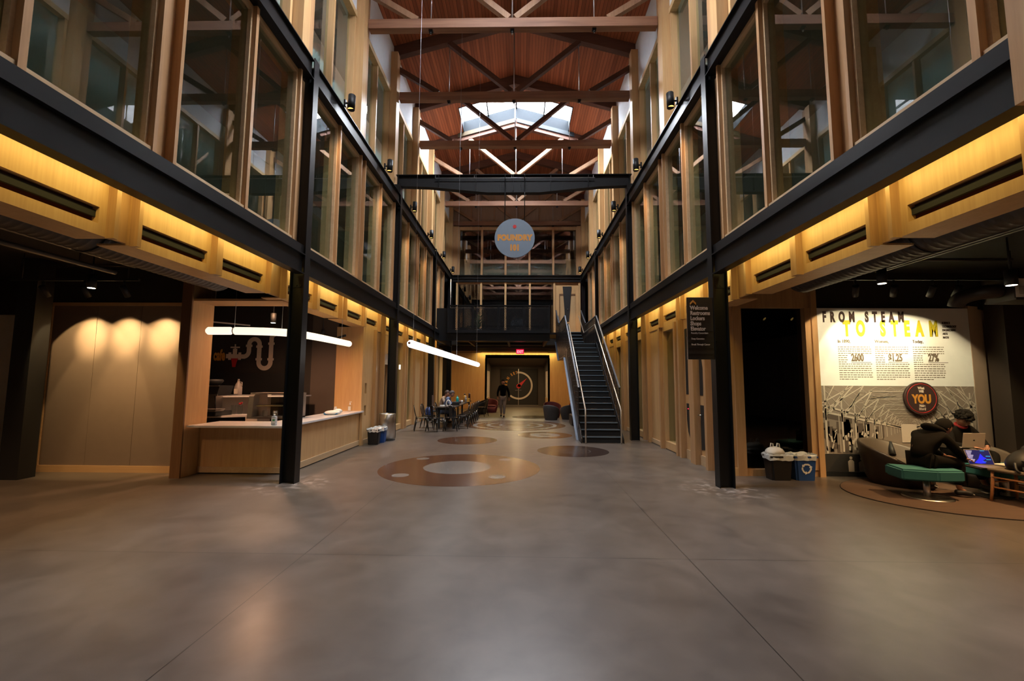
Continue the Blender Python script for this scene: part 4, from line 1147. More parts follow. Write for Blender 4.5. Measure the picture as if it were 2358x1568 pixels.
# ================================================================== CAFE
KX = -5.60
pf = sempty(tname())   # timber portal
m = MB(); m.box(-5.78, -5.62, 7.62, 8.19, 0, 3.80)
obj('left_jamb', m, MAPLE, pf); obj('jamb_edge', MB().box(-5.79, -5.61, 7.60, 7.63, 0, 3.80), DARKWOOD, pf)
obj('head', MB().box(-5.62, -4.02, 7.66, 8.22, 3.10, 3.14), MAPLE_X, pf)
struct('wall_cafe_header', MB().box(-5.62, -4.05, 8.22, 8.26, 3.12, 3.8), BLACK)
CT = thing('cafe_counter', 'L-shaped pale timber cafe counter with a white worktop', 'counter', (0, 0, 0))
obj('front_panel', MB().box(-5.61, -4.0, 8.02, 8.10, .02, .84), MAPLE, CT); obj('end_panel', MB().box(-3.97, -3.90, 11.55, 11.68, 0, .86), MAPLE, CT)
obj('side_panel', MB().box(-4.06, -3.98, 8.05, 11.60, .02, .84), MAPLE, CT)
m = MB(); m.box(-5.60, -4.02, 8.00, 8.03, .02, .12); m.box(-3.985, -3.955, 8.05, 11.55, .02, .135); obj('base_rail', m, MAPLE_H, CT)
obj('toe_gap', MB().box(-5.6, -3.99, 8.03, 8.05, 0, .02).box(-4.0, -3.98, 8.05, 11.6, 0, .02), BLACK, CT)
m = MB(); m.box(-5.61, -3.90, 7.68, 8.55, .855, .89); m.box(-4.55, -3.90, 8.55, 11.66, .855, .89); obj('worktop', m, QUARTZ, CT)
# back of the cafe
struct('wall_cafe_back', MB().box(-9.5, -5.35, 11.62, 11.7, 0, 3.8), DARKW)
struct('wall_cafe_step', MB().box(-5.35, -4.66, 11.62, 11.70, 0, 3.8), DARKB)
struct(tname(), MB().box(-4.68, -3.96, 11.60, 11.70, 0, 3.12), MAPLE)
struct('wall_cafe_side', MB().box(-9.5, -9.4, 8.2, 11.7, 0, 3.8), DARKW)
nk = MB(); nk.box(-8.6, -5.7, 11.58, 11.62, 1.0, 1.86); struct(tname(), nk, BLACK)
bc = thing('back_counter', 'white clad angled counter at the back of the cafe', 'counter', (0, 0, 0))
m = MB(); m.prism([(-7.9, 9.9), (-6.2, 10.75), (-6.2, 11.3), (-7.9, 11.3)], 2, .02, 1.28); obj('body', m, PALE, bc)
m = MB(); m.prism([(-7.95, 9.85), (-5.2, 10.75), (-5.2, 11.4), (-7.95, 11.4)], 2, 1.28, 1.31); obj('top', m, QUARTZ, bc)
lw = thing('work_counter', 'low white work counter behind the cafe bar holding the coffee machine', 'counter', (0, 0, 0))
m = MB(); m.prism([(-7.6, 9.0), (-5.9, 9.9), (-6.1, 10.3), (-7.8, 9.6)], 2, .86, .90); obj('top', m, QUARTZ, lw)
m = MB(); m.prism([(-7.6, 9.1), (-6.0, 9.95), (-6.15, 10.2), (-7.75, 9.6)], 2, .0, .86); obj('body', m, BLACK, lw)
# espresso machine
em = thing('espresso_machine', 'black and chrome espresso machine at the left of the cafe window', 'coffee machine', (-6.60, 9.75, .90))
obj('base', MB().box(-.32, .26, -.30, .25, 0, .10, .015), BLACK, em); obj('drip_tray', MB().prism([(-.30, .10), (.26, .10), (.30, .16), (-.30, .16)], 1, -.34, -.05), GREY, em)
obj('column', MB().box(-.24, .02, .02, .25, .10, .50), CHROME, em); obj('body', MB().prism([(-.30, .44), (.20, .44), (.26, .66), (-.32, .66)], 1, -.22, .25), BLACK, em)
obj('trim', MB().box(-.31, .23, -.235, -.22, .44, .47).box(-.31, .25, -.235, -.22, .64, .67), CHROME, em)
obj('steam_wand', MB().tube([(.12, -.15, .44), (.16, -.18, .30), (.17, -.18, .15)], .010, 8), BLACK, em)
obj('group_head', MB().cyl((-.10, -.12, .36), .04, .08, 14), CHROME, em); obj('hopper', MB().lathe([(0, .66), (.14, .66), (.22, .76), (.2, .80), (0, .80)], (-.1, .05, 0)), BLACK, em)
# display case
dc = thing('display_case', 'glass pastry display case with a lit shelf on the cafe counter', 'display case', (-5.02, 9.35, .89))
obj('end_panel', MB().prism([(-.25, 0), (.30, 0), (.30, .50), (-.15, .50), (-.20, .46)], 0, -.42, -.32), GREY, dc)
obj('end_panel', MB().prism([(-.25, 0), (.30, 0), (.30, .50), (-.15, .50), (-.20, .46)], 0, .50, .54), GREY, dc)
obj('top', MB().box(-.42, .54, -.16, .30, .50, .53), GREY, dc)
obj('base', MB().box(-.42, .54, -.25, .30, 0, .03), GREY, dc)
obj('shelf', MB().box(-.32, .50, -.12, .26, .25, .262), mat('lit_shelf', (.6,.5,.25), .4), dc)
obj('front_glass', MB().box(-.32, .50, -.215, -.21, .03, .48), CLEAR, dc)
for x, lb in ((-.22, 'small white tub behind the glass at the left of the pastry case'), (.0, 'larger white tub behind the glass in the middle of the pastry case')):
    o = obj('tub', MB().lathe([(0, 0), (.045, 0), (.052, .10), (.04, .12), (0, .12)], seg=16), WBAG); o.location = (-5.02+x, 9.42, .92); tag(o, lb, 'tub')
# jug
jg = thing('cleaner_jug', 'cloudy plastic gallon jug on the back counter of the cafe', 'jug', (-6.72, 10.75, 1.31))
JUG = mat('cloudy_plastic', (.33,.29,.27), .4)
obj('body', MB().lathe([(0, 0), (.085, 0), (.088, .20), (.06, .28), (.028, .33), (.028, .36), (0, .36)], seg=20), JUG, jg)
obj('handle', MB().tube([(.03, 0, .33), (.085, 0, .32), (.09, 0, .24), (.075, 0, .20)], .012, 8), JUG, jg)
obj('cap', MB().cyl((0, 0, .36), .022, .04, 14), JUG, jg); obj('label', MB().box(-.045, .045, -.0905, -.087, .04, .16), PAPER, jg)
o = obj('folded_cloth', MB().box(-.14, .16, -.05, .05, 0, .035, .01).box(-.13, -.03, -.04, .04, .03, .07, .015), PAPER); o.location = (-6.15, 10.9, 1.31); tag(o, 'crumpled pale cloth on the back counter right of the jug', 'cloth')
for x, rd, lb in ((-6.28, False, 'clear plastic jar against the white cafe counter, left one'), (-6.13, True, 'clear plastic jar with something red on top in the cafe')):
    j = thing('clear_jar', lb, 'jar', (x, 9.95, .90)); obj('body', MB().lathe([(0, .003), (.055, .003), (.06, .22), (.056, .22), (.05, .01), (0, .01)], seg=18), CLEAR, j)
    if rd: obj('red_lid', MB().sphere((0, 0, .25), .03, (1.4, 1, .8)).sphere((.03, 0, .27), .022), REDF, j)
# sanitizer bottles
def pump(label, loc, green=True, sc=1):
    t = thing('sanitizer_bottle', label, 'bottle', loc)
    obj('body', MB().box(-.045, .045, -.03, .03, 0, .16, .014), CLEAR if not green else mat('clear_gel', (.45,.45,.46), .15), t)
    obj('label', MB().box(-.030, .030, -.034, -.031, .04, .13), WBAG, t)
    if green: obj('green_band', MB().box(-.012, .030, -.036, -.034, .075, .105), GREENI, t)
    obj('pump', MB().cyl((0, 0, .16), .016, .035, 12).cyl((0, 0, .19), .006, .035, 8).box(-.012, .035, -.01, .01, .222, .236), WHITE, t)
    t.scale = (sc,)*3; return t
pump('clear hand sanitizer pump bottle with a green label beside the first left column', (-4.16, 7.86, .89))
pump('clear pump bottle at the far end of the cafe counter', (-4.10, 11.2, .89), False, 1.1)
# wipes pack and table tent
wp = thing('wipes_pack', 'crumpled white and blue wipes pack on the cafe counter', 'pack', (-4.18, 10.35, .89))
b = MB(); b.sphere((0, 0, .045), .17, (1, 1.3, .32), 18, 10); b.sphere((.08, .12, .07), .10, (1, 1, .6)); obj('bag', b, WBAG, wp)
obj('blue_print', MB().sphere((-.08, -.12, .03), .075, (1, .8, .5)).sphere((.10, -.08, .035), .055, (1, 1, .5)), mat('print_blue', (.03,.20,.45), .5), wp)
tt = thing('table_tent', 'small white folded card with a symbol on the cafe counter', 'card', (-4.28, 10.75, .89))
obj('card', MB().prism([(-.06, 0), (.06, 0), (.02, .16), (-.02, .16)], 1, -.015, .015), WHITE, tt); obj('symbol', MB().prism([(-.02, .05), (.02, .05), (.015, .10), (-.015, .10)], 1, -.019, -.015), BLACK, tt)
o = obj('menu_stand', MB().box(-.01, .01, -.06, .06, 0, .30), PAPER); o.location = (-4.22, 8.75, .89); tag(o, 'thin upright menu card just right of the first left column', 'card')
# cafe wall sign
cs = thing('cafe_sign', 'cafe wall graphic: orange word cafe, pale pipe with a valve, red cup', 'sign', (0, 11.60, 0))
text('lettering', 'cafe', .40, (-7.99, -.006, 2.215), ORANGE, cs, bold=.016, sx=.46, fit=.31)
def flatpath(pts, w_, y0=-.012, y1=-.004):
    b = MB()
    pts = [Vector(p) for p in pts]; L_, R_ = [], []
    for i, p in enumerate(pts):
        d = (pts[min(i+1, len(pts)-1)] - pts[max(i-1, 0)]).normalized(); n_ = Vector((-d.y, d.x)); L_.append(p + n_*w_/2); R_.append(p - n_*w_/2)
    for i in range(len(pts)-1): b.prism([tuple(L_[i]), tuple(L_[i+1]), tuple(R_[i+1]), tuple(R_[i])], 1, y0, y1)
    return b
def arcp(cx, cz, r, a0, a1, n=12): return [(cx + r*math.cos(math.radians(a0+(a1-a0)*i/n)), cz + r*math.sin(math.radians(a0+(a1-a0)*i/n))) for i in range(n+1)]
pp_ = [(-7.65, 2.32), (-7.15, 2.31)] + arcp(-7.18, 2.45, .14, -80, 0, 6) + [(-7.04, 2.62)] + arcp(-6.90, 2.64, .14, 180, 0, 14) + [(-6.76, 2.22)] + arcp(-6.60, 2.16, .16, 180, 360, 14) + [(-6.44, 2.80)] + arcp(-6.32, 2.80, .12, 180, 100, 6)
obj('pipe_graphic', flatpath(pp_, .115), CREAM, cs)
b = MB()
for x, z in ((-7.04, 2.60), (-6.76, 2.58), (-6.76, 2.24), (-6.44, 2.24), (-6.44, 2.66)): b.prism([(x-.085, z-.03), (x+.085, z-.03), (x+.085, z+.03), (x-.085, z+.03)], 1, -.014, -.004)
for x in (-7.55, -7.28): b.prism([(x-.035, 2.22), (x+.035, 2.22), (x+.035, 2.42), (x-.035, 2.42)], 1, -.014, -.004)
b.prism([(-7.47, 2.36), (-7.36, 2.36), (-7.36, 2.52), (-7.47, 2.52)], 1, -.014, -.004); b.prism([(-7.54, 2.54), (-7.29, 2.54), (-7.29, 2.575), (-7.54, 2.575)], 1, -.014, -.004); b.prism([(-7.43, 2.5), (-7.40, 2.5), (-7.40, 2.64), (-7.43, 2.64)], 1, -.014, -.004)
obj('valve_graphic', b, CREAM, cs)
obj('cup_graphic', MB().prism([(-7.50, 2.26), (-7.33, 2.26), (-7.38, 2.03), (-7.46, 2.03)], 1, -.018, -.004), REDP, cs)
t = thing('linear_light', 'thin slanting metal strip under the cafe ceiling', 'light fixture', (-6.9, 9.5, 3.0)); obj('strip', MB().beam((-.3, -.3, .0), (.6, .9, .0), .03, .03), CHROME, t); obj('hanger', MB().cyl((0, .1, .015), .006, .785, 6), BLACK, t)
t = thing('track_spotlight', 'black jointed ceiling track arm inside the cafe opening right of the first column', 'spotlight', (-4.9, 11.2, 2.9)); obj('arm', MB().tube([(-.25, 0, -.02), (0, 0, 0), (.2, 0, -.08), (.4, 0, -.12), (.62, 0, -.05)], .03, 8), BLACK, t); obj('head', MB().cyl((.02, 0, -.02), .045, .12, 12), BLACK, t); obj('stem', MB().cyl((.02, 0, .1), .012, .80, 8), BLACK, t)
spot('cafe_fill', (-5.2, 9.4, 3.6), (-4.8, 9.4, 0), 420, (1,.52,.28), 140, .8, .15)

# ================================================================== BINS
def bin_(label, loc, m, w_=.36, d_=.28, h=.40, bag=True, symbol=False, rz=0):
    t = thing('waste_bin', label, 'bin', loc, rz)
    b = MB(); k = .84
    v0 = [(-w_/2*k, -d_/2*k, 0), (w_/2*k, -d_/2*k, 0), (w_/2*k, d_/2*k, 0), (-w_/2*k, d_/2*k, 0)]; v1 = [(x/k, y/k, h) for x, y, _ in v0]; v2 = [(x*.94, y*.92, h) for x, y, _ in v1]; v3 = [(x*.92, y*.9, .02) for x, y, _ in v0]
    V = [[b.bm.verts.new(p) for p in r] for r in (v0, v1, v2, v3)]
    b.bm.faces.new(V[0][::-1])
    for A_, B_ in ((V[0], V[1]), (V[1], V[2]), (V[2], V[3])):
        for i in range(4): b.bm.faces.new((A_[i], A_[(i+1)%4], B_[(i+1)%4], B_[i]))
    b.bm.faces.new(V[3])
    bmesh.ops.bevel(b.bm, geom=[e for e in b.bm.edges if abs(e.verts[0].co.z-e.verts[1].co.z) > h*.5], offset=.03, segments=3, affect='EDGES')
    obj('body', b, m, t)
    obj('rim', MB().box(-w_/2-.01, w_/2+.01, -d_/2-.01, -d_/2+.01, h-.03, h).box(-w_/2-.01, w_/2+.01, d_/2-.01, d_/2+.01, h-.03, h).box(-w_/2-.01, -w_/2+.01, -d_/2, d_/2, h-.03, h).box(w_/2-.01, w_/2+.01, -d_/2, d_/2, h-.03, h), m, t)
    if bag:
        lb = MB(); random.seed(hash(label) % 1000 if False else len(label)); n_ = 28; pr1 = []; 
        rings = []
        for zz, sc in ((h-.07, 1.05), (h+.005, 1.07), (h+.03, 1.0), (h-.03, .80)):
            rg = []
            for i in range(n_):
                a = 2*PI*i/n_; c_, s_ = math.cos(a), math.sin(a); q = max(abs(c_), abs(s_)); jx = random.uniform(-.010, .014)
                rg.append(lb.bm.verts.new(((w_/2*sc+jx)*c_/q, (d_/2*sc+jx)*s_/q, zz + random.uniform(-.012, .012))))
            rings.append(rg)
        for A_, B_ in zip(rings[:-1], rings[1:]):
            for i in range(n_): lb.bm.faces.new((A_[i], A_[(i+1)%n_], B_[(i+1)%n_], B_[i]))
        obj('liner', lb, LINER, t)
    if symbol:
        rc = MB()
        for k3 in range(3):
            a = math.radians(90 + 120*k3)
            for (p0, p1) in ((-50, -8), (8, 50)):
                pass
            pts = [(math.cos(a + math.radians(q))*.075, math.sin(a + math.radians(q))*.075) for q in (-42, -20, 20, 42)]
            for (ax_, az_), (bx_, bz_) in zip(pts[:-1], pts[1:]): rc.beam((ax_, 0, az_), (bx_, 0, bz_), .004, .028, (0, 1, 0)) if False else rc.obox(((ax_+bx_)/2, 0, (az_+bz_)/2), (bx_-ax_, 0, bz_-az_), (0,1,0), (-(bz_-az_), 0, bx_-ax_), math.hypot(bx_-ax_, bz_-az_)/2+.004, .002, .013)
            e_ = a + math.radians(46); r_ = .075
            c_ = Vector((math.cos(e_)*r_, math.sin(e_)*r_)); tn = Vector((-math.sin(e_), math.cos(e_))); nn = Vector((math.cos(e_), math.sin(e_)))
            q_ = [c_ - nn*.03, c_ + nn*.03, c_ + tn*.035]; rc.prism([(p.x, p.y) for p in q_], 1, -.002, .002)
        o = obj('recycling_symbol', rc, WHITE, t); o.location = (.0, -d_/2*.925-.005, .21); o.rotation_euler = (math.radians(3.6), 0, 0)
    return t
bin_('black wastebasket with a bulging white bag, by the dark study window', (4.80, 8.02, 0), BLKP, .38, .30, .42)
bin_('blue recycling bin with a white arrows symbol, by the dark study window', (5.22, 8.03, 0), BLUEP, .38, .30, .42, symbol=True)
bg_ = MB(); random.seed(5); bg_.sphere((0, 0, 0), .13, (1.25, .95, .75), 20, 12)
for v in bg_.bm.verts: v.co += Vector((random.uniform(-1, 1), random.uniform(-1, 1), random.uniform(-1, 1)))*.010
for x in (-.05, .06): bg_.tube([(x-.03, 0, .06), (x-.01, 0, .16), (x+.02, 0, .15), (x+.03, 0, .06)], .010, 6)
o = obj('carrier_bag', bg_, WBAG); o.location = (4.76, 8.02, .465); tag(o, 'white carrier bag stuffed in the top of the black wastebasket', 'bag')
bin_('black wastebasket with a clear liner at the end of the cafe counter', (-3.66, 11.82, 0), BLKP, .30, .32, .40, rz=.1)
bin_('blue bin with a clear liner between the wastebasket and the steel cylinder', (-3.62, 12.22, 0), BLUEP, .30, .34, .40, rz=.1)
sc_ = thing('steel_bin', 'tall brushed steel cylinder bin in front of the second left column', 'bin', (-3.58, 12.66, 0))
obj('body', MB().lathe([(0, 0), (.235, 0), (.235, .74), (.225, .75), (.215, .74), (.215, .66), (0, .66)], seg=40), CHROME, sc_); obj('foot_ring', MB().lathe([(.225, 0), (.24, 0), (.24, .02), (.225, .02)], seg=40), BLACK, sc_)
fa = thing('fire_alarm', 'small white fire alarm strobe on the timber panel above the steel bin', 'alarm', (-3.90, 12.45, 2.02)); obj('body', MB().box(0, .03, -.06, .06, -.09, .09, .008), WHITE, fa); obj('lens', MB().box(.03, .045, -.03, .03, -.04, .04, .006), CREAM, fa)
wl_ = thing('wall_light', 'small bright white wall device just past the second left column', 'wall light', (-3.93, 15.0, 2.15)); obj('body', MB().box(0, .05, -.03, .03, -.08, .08, .006), LAMPW, wl_)
# ================================================================== MURAL
mu = thing('mural', 'wall mural headed FROM STEAM TO STEAM above an old factory photograph', 'mural', (0, 8.30, 0))
PH0 = mat('photo_mid', (.24,.19,.15), .7); PH1 = mat('photo_light', (.52,.44,.36), .7); PH2 = mat('photo_dark', (.10,.072,.055), .7); PHL = mat('photo_faint', (.36,.295,.24), .7)
obj('photograph', MB().box(5.765, 8.60, -.010, 0, .405, 1.645), PH0, mu)
def lines(segs, w_, y=-.012):
    b = MB()
    for s_ in segs:
        (xa, za), (xb, zb) = s_[:2]; ww = s_[2] if len(s_) > 2 else w_
        d = Vector((xb-xa, zb-za)); L_ = d.length
        if L_ < 1e-4: continue
        d /= L_; n_ = Vector((-d.y, d.x))*ww/2
        p = [(xa+n_.x, za+n_.y), (xb+n_.x, zb+n_.y), (xb-n_.x, zb-n_.y), (xa-n_.x, za-n_.y)]
        p = [(min(8.60, max(5.765, x)), min(1.645, max(.405, z))) for x, z in p]
        b.prism(p, 1, y, y+.002)
    return b
VX, VZ = 7.35, .86
def per(x, z, t): return (VX + (x-VX)*t, VZ + (z-VZ)*t)
dk, lt, ft = [], [], []
random.seed(11)
for i in range(14):      # receding side columns and roof trusses
    t = 1.0 * (.80 ** i)
    for s_, xx in ((-1, 5.50), (1, 9.15)):
        lt.append((per(xx, .2, t), per(xx, 1.30, t), .05*t)); ft.append((per(xx+.09*s_, .2, t), per(xx+.09*s_, 1.3, t), .03*t))
        lt.append((per(xx, 1.30, t), per(xx - s_*.9, 1.95, t), .035*t)); lt.append((per(xx, 1.05, t), per(xx, 1.9, t), .035*t))
        lt.append((per(xx - s_*.9, 1.95, t), per(xx-s_*.45, 1.15, t), .028*t)); lt.append((per(xx, 1.15, t), per(xx-s_*.55, 1.9, t), .022*t))
        ft.append((per(xx, 1.75, t), per(xx - s_*.5, 1.2, t), .02*t))
    lt.append((per(6.3, 1.93, t), per(8.4, 1.93, t), .022*t)); 
    for k in range(5): ft.append((per(6.3+.42*k, 1.93, t), per(6.51+.42*k, 2.05, t), .014*t)); ft.append((per(6.51+.42*k, 2.05, t), per(6.72+.42*k, 1.93, t), .014*t))
for z in (1.30, 1.18): 
    for xx in (5.50, 9.15): lt.append((per(xx, z, 1.0), per(xx, z, .06), .035)); 
for xx in (5.9, 6.2, 6.5, 8.2, 8.5): ft.append((per(xx, 2.1, 1.0), per(xx, 2.1, .1), .012))
for k in range(26): ft.append(((6.9 + random.uniform(-.5, .7), 1.25 + random.uniform(0, .38)), (7.0 + random.uniform(-.5, .7), 1.25 + random.uniform(0, .38)), .010))
for k in range(40):
    x = random.uniform(5.8, 6.9); z = random.uniform(.42, .85); dk.append(((x, z), (x, z + random.uniform(.08, .3)), random.uniform(.03, .09)))
for k in range(22):
    x = random.uniform(7.9, 8.6); z = random.uniform(.42, .9); dk.append(((x, z), (x, z + random.uniform(.1, .3)), random.uniform(.03, .08)))
dk.append(((5.77, 1.12), (6.35, 1.00), .10)); dk.append(((6.25, .42), (6.25, .98), .12)); dk.append(((6.75, .5), (6.75, .85), .05))
for k in range(30):
    x = random.uniform(5.8, 6.8); z = random.uniform(.42, .8); lt.append(((x, z), (x + random.uniform(-.02, .05), z + random.uniform(.03, .12)), random.uniform(.01, .04)))
obj('dark_shapes', lines(dk, .03, -.0125), PH2, mu); obj('faint_steelwork', lines(ft, .02, -.0145), PHL, mu); obj('light_steelwork', lines(lt, .03, -.0165), PH1, mu)
obj('bright_haze', MB().prism([(7.22, .62), (7.5, .62), (7.5, .95), (7.22, .95)], 1, -.0185, -.0168), PH1, mu)
obj('lower_band', MB().box(5.765, 7.9, -.010, 0, .085, .40), DARKW, mu); obj('bottom_strip', MB().box(5.765, 8.6, -.012, 0, 0, .08), BLACK, mu)
fg = MB()
for x, h_ in ((6.28, .0), (6.47, -.02)):
    fg.prism([(x-.05, .09), (x+.05, .09), (x+.055, .27+h_), (x+.02, .30+h_), (x-.02, .30+h_), (x-.055, .27+h_)], 1, -.014, -.011); fg.cyl((x, -.011, .335+h_), .026, .003, 16, axis=(0,-1,0))
obj('pale_figures', fg, PH1, mu)
def T(body, size, x, z, m, **k): return text('lettering', body, size, (x, -.006, z), m, mu, **k)
T('FROM STEAM', .262, 5.925, 2.845, INK, bold=.014, sx=.52, fit=1.50)
T('TO STEAM', .385, 6.30, 2.585, GOLD, bold=.021, sx=.52, fit=1.74)
T('SCIENCE\nTECHNOLOGY\nENGINEERING\nARTS\nMATH', .058, 8.12, 2.805, INK, bold=.001, sx=.66, linesp=1.18)
for x, a_, nb, nx in ((6.178, 'In 1890,', '2600', 6.41), (6.859, 'Women,', '$1.25', 7.09), (7.553, 'Today,', '27%', 7.82)):
    T(a_, .085, x, 2.445, INK if x > 7.5 else GREYTX, bold=.001, sx=.85); T(nb, .19, nx, 2.105, GREYTX, bold=.006, sx=.60)
# body copy as rows of small unreadable strokes
random.seed(21); tx = MB()
for cx_, x1 in ((6.178, 6.79), (6.859, 7.47), (7.553, 8.12)):
    for r_ in range(17):
        z = 2.40 - r_*.040; x = cx_ + (.26 if r_ == 0 else 0) - .0; xe = cx_ + (.17 if 5 <= r_ <= 8 else x1 - cx_) if not (r_ == 16) else cx_ + .35
        if r_ == 0: continue
        while x < xe - .02:
            w_ = random.uniform(.02, .07); tx.box(x, min(x+w_, xe), -.003, -.001, z, z+.014); x += w_ + .012
obj('body_text', tx, GREYTX, mu)
ul = MB()
for nx in (6.41, 7.09, 7.82): ul.box(nx, nx+.36, -.003, -.001, 2.075, 2.083)
obj('underlines', ul, INK, mu)
b = thing('round_plaque', 'round dark plaque on the mural reading What Will YOU Make Here?', 'sign', (7.575, 8.24, 1.425))
obj('disc', MB().cyl((0, .03, 0), .295, .05, 64, axis=(0,-1,0)), INK, b)
rg = MB(); rg.tube([(math.cos(a)*.262, -.020, math.sin(a)*.262) for a in [2*PI*k/64 for k in range(64)]], .005, 6, closed=True); obj('red_ring', rg, REDP, b)
for wd_, z, sz, m_, bo in (('What', .165, .062, CREAM, .003), ('Will', .105, .062, CREAM, .003), ('YOU', -.085, .215, ORANGE, .010), ('Make', -.155, .062, CREAM, .003), ('Here?', -.215, .062, CREAM, .003)):
    text('lettering', wd_, sz, (0, -.021, z), m_, b, bold=bo, sx=.80 if wd_ != 'YOU' else .72, align='CENTER')
obj('standoff', MB().cyl((0, .06, 0), .06, .04, 16, axis=(0,-1,0)), BLACK, b)

# ================================================================== LOUNGE GROUP (RIGHT)
rug = thing('round_rug', 'large round brown rug with a thin dark edge under the lounge seats', 'rug', (7.06, 6.96, 0))
rw = wood('rug_weave', (.085,.050,.032), (.055,.032,.021), 0, rough=.95, grain=16)
ES = Matrix.Diagonal((1.72/2.02, 1.26/2.02, 1, 1))
obj('pile', MB().cyl((0, 0, 0.001), 2.02, .010, 96).xf(ES), rw, rug); obj('edge', MB().tube([(math.cos(a)*1.72, math.sin(a)*1.26, .006) for a in [2*PI*k/96 for k in range(96)]], .008, 6, closed=True), RUGE, rug)
def tub_chair(label, loc, rz, m_out, m_in, W=.46, h=.62, slit=False, cat='armchair'):
    t = thing('tub_armchair', label, cat, loc, rz)       # opens towards -Y
    n_ = 40; sh = MB(); rows = []
    for k in range(n_+1):
        a = -PI*.0 + math.radians(-38) + math.radians(256)*k/n_      # around the back
        u = k/n_; back = math.sin(PI*u)**.7                       # 1 at back centre, 0 at arm fronts
        top = .34 + (h-.34)*back
        c_, s_ = math.cos(a), math.sin(a)
        prof_ = [(.74, .0), (.84, .12), (.97, top*.75), (1.0, top-.03), (.985, top), (.93, top+.005), (.89, top-.03), (.82, top*.72), (.72, .34), (.70, .30)]
        rows.append([sh.bm.verts.new((W*r*c_, W*r*s_, z)) for r, z in prof_])
    for A_, B_ in zip(rows[:-1], rows[1:]):
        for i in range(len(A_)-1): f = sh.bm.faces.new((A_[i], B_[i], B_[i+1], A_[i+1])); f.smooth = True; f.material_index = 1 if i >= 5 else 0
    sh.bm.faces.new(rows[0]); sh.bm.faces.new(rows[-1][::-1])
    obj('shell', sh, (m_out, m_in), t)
    se = MB(); se.lathe([(0, .30), (W*.70, .30), (W*.74, .33), (W*.72, .385), (W*.6, .40), (0, .405)], seg=36); obj('seat_cushion', se, m_in, t)
    obj('base', MB().lathe([(0, 0), (W*.72, 0), (W*.76, .02), (W*.78, .30), (0, .30)], seg=36), m_out, t)
    if slit: 
        ca, sa = math.cos(math.radians(34)), math.sin(math.radians(34))
        f = MB().tube([(W*.93*ca, W*.93*sa, h-.06), (W*.84*ca, W*.84*sa, h*.74), (W*.72*ca, W*.72*sa, .42)], [.020, .045, .050], 8); obj('seam_fin', f, BLACK, t)
    return t
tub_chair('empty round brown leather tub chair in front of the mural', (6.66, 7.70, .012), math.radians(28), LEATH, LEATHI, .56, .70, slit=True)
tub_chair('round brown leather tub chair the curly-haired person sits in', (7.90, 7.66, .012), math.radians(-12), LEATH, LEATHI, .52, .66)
def bench(label, loc, rz, sx=1):
    t = thing('teal_bench', label, 'bench', loc, rz)
    p = [(-.42, -.24), (.0, -.30), (.38, -.20), (.42, .20), (.03, .14), (-.40, .24)]
    s_ = MB().prism(p, 2, .265, .425); bmesh.ops.bevel(s_.bm, geom=list(s_.bm.edges), offset=.022, segments=3, affect='EDGES')
    obj('seat', s_, TEAL, t); obj('post', MB().cyl((-.02, -.05, .012), .042, .255, 20), CHROME, t)
    obj('base_disc', MB().lathe([(0, 0), (.30, 0), (.30, .006), (.26, .014), (0, .016)], (-.02, -.05, 0), seg=40), CHROME, t); return t
bench('teal upholstered bench on a chrome post, in front, under the person in black', (6.34, 6.88, .012), math.radians(-12))
bench('teal upholstered bench on a chrome post half hidden behind the laptop table', (7.74, 7.14, .012), math.radians(10))
# low table
lt_ = thing('low_table', 'small dark low table holding the open laptop and papers', 'table', (7.30, 6.90, .012))
obj('top', MB().box(-.28, .48, -.16, .16, .425, .445, .004), BLACK, lt_); obj('post', MB().cyl((0.1, 0, .01), .025, .415, 12), CHROME, lt_); obj('base', MB().box(-.15, .35, -.14, .14, 0, .012), BLACK, lt_)
def laptop(label, loc, rz, on=True, open_=105, w_=.34, d_=.235, mc=GREY):
    t = thing('laptop', label, 'laptop', loc, rz)        # hinge on +Y side, screen faces -Y
    obj('keyboard_deck', MB().box(-w_/2, w_/2, -d_, 0, 0, .012, .003), mc, t)
    a = math.radians(180 - open_); lid = MB().box(-w_/2, w_/2, 0, .007, 0, d_, .002)
    R_ = Matrix.Translation((0, 0, .012)) @ Matrix.Rotation(-(math.radians(open_-90)), 4, 'X')
    lid.xf(R_); l = obj('lid', lid, mc, t)
    if on:
        s_ = MB().box(-w_/2+.012, w_/2-.012, -.0015, -.0005, .012, d_-.010); s_.xf(R_); obj('screen', s_, SCREEN, l)
        q = MB()
        for i in range(8): q.box(-w_/2+.02, -w_/2+.10-(i % 3)*.012, -.0028, -.0018, d_-.032-.021*i, d_-.025-.021*i)
        q.xf(R_); obj('screen_text', q, SCRW, l)
        q = MB().prism([(-.09, .03), (-.02, .09), (.03, .17), (.055, .12), (.09, .10), (.03, .07), (.06, .03), (-.01, .02)], 1, -.0028, -.0018); q.xf(R_); obj('screen_shape', q, SCRB, l)
        q = MB().box(.04, .10, -.0028, -.0018, d_-.024, d_-.018).box(.09, .15, -.0028, -.0018, .13, .137).box(.08, .14, -.0028, -.0018, .08, .087).box(.02, .07, -.0028, -.0018, .05, .054); q.xf(R_); obj('screen_lines', q, SCRC, l)
    else:
        lg = MB().sphere((0, .0085, d_*.52), .012, (1.3, .1, .8), 12, 6); lg.xf(R_); obj('lid_mark', lg, BLACK, l)
    return t
laptop('open laptop showing a bright blue screen on the low table', (7.25, 6.93, .458), math.radians(-8), True, 112)
laptop('grey laptop on the lap of the curly-haired person, lid toward the camera', (7.56, 7.36, .655), math.radians(178), False, 100, .34, .24, mat('silver_lid', (.36,.30,.26), .45, .2))
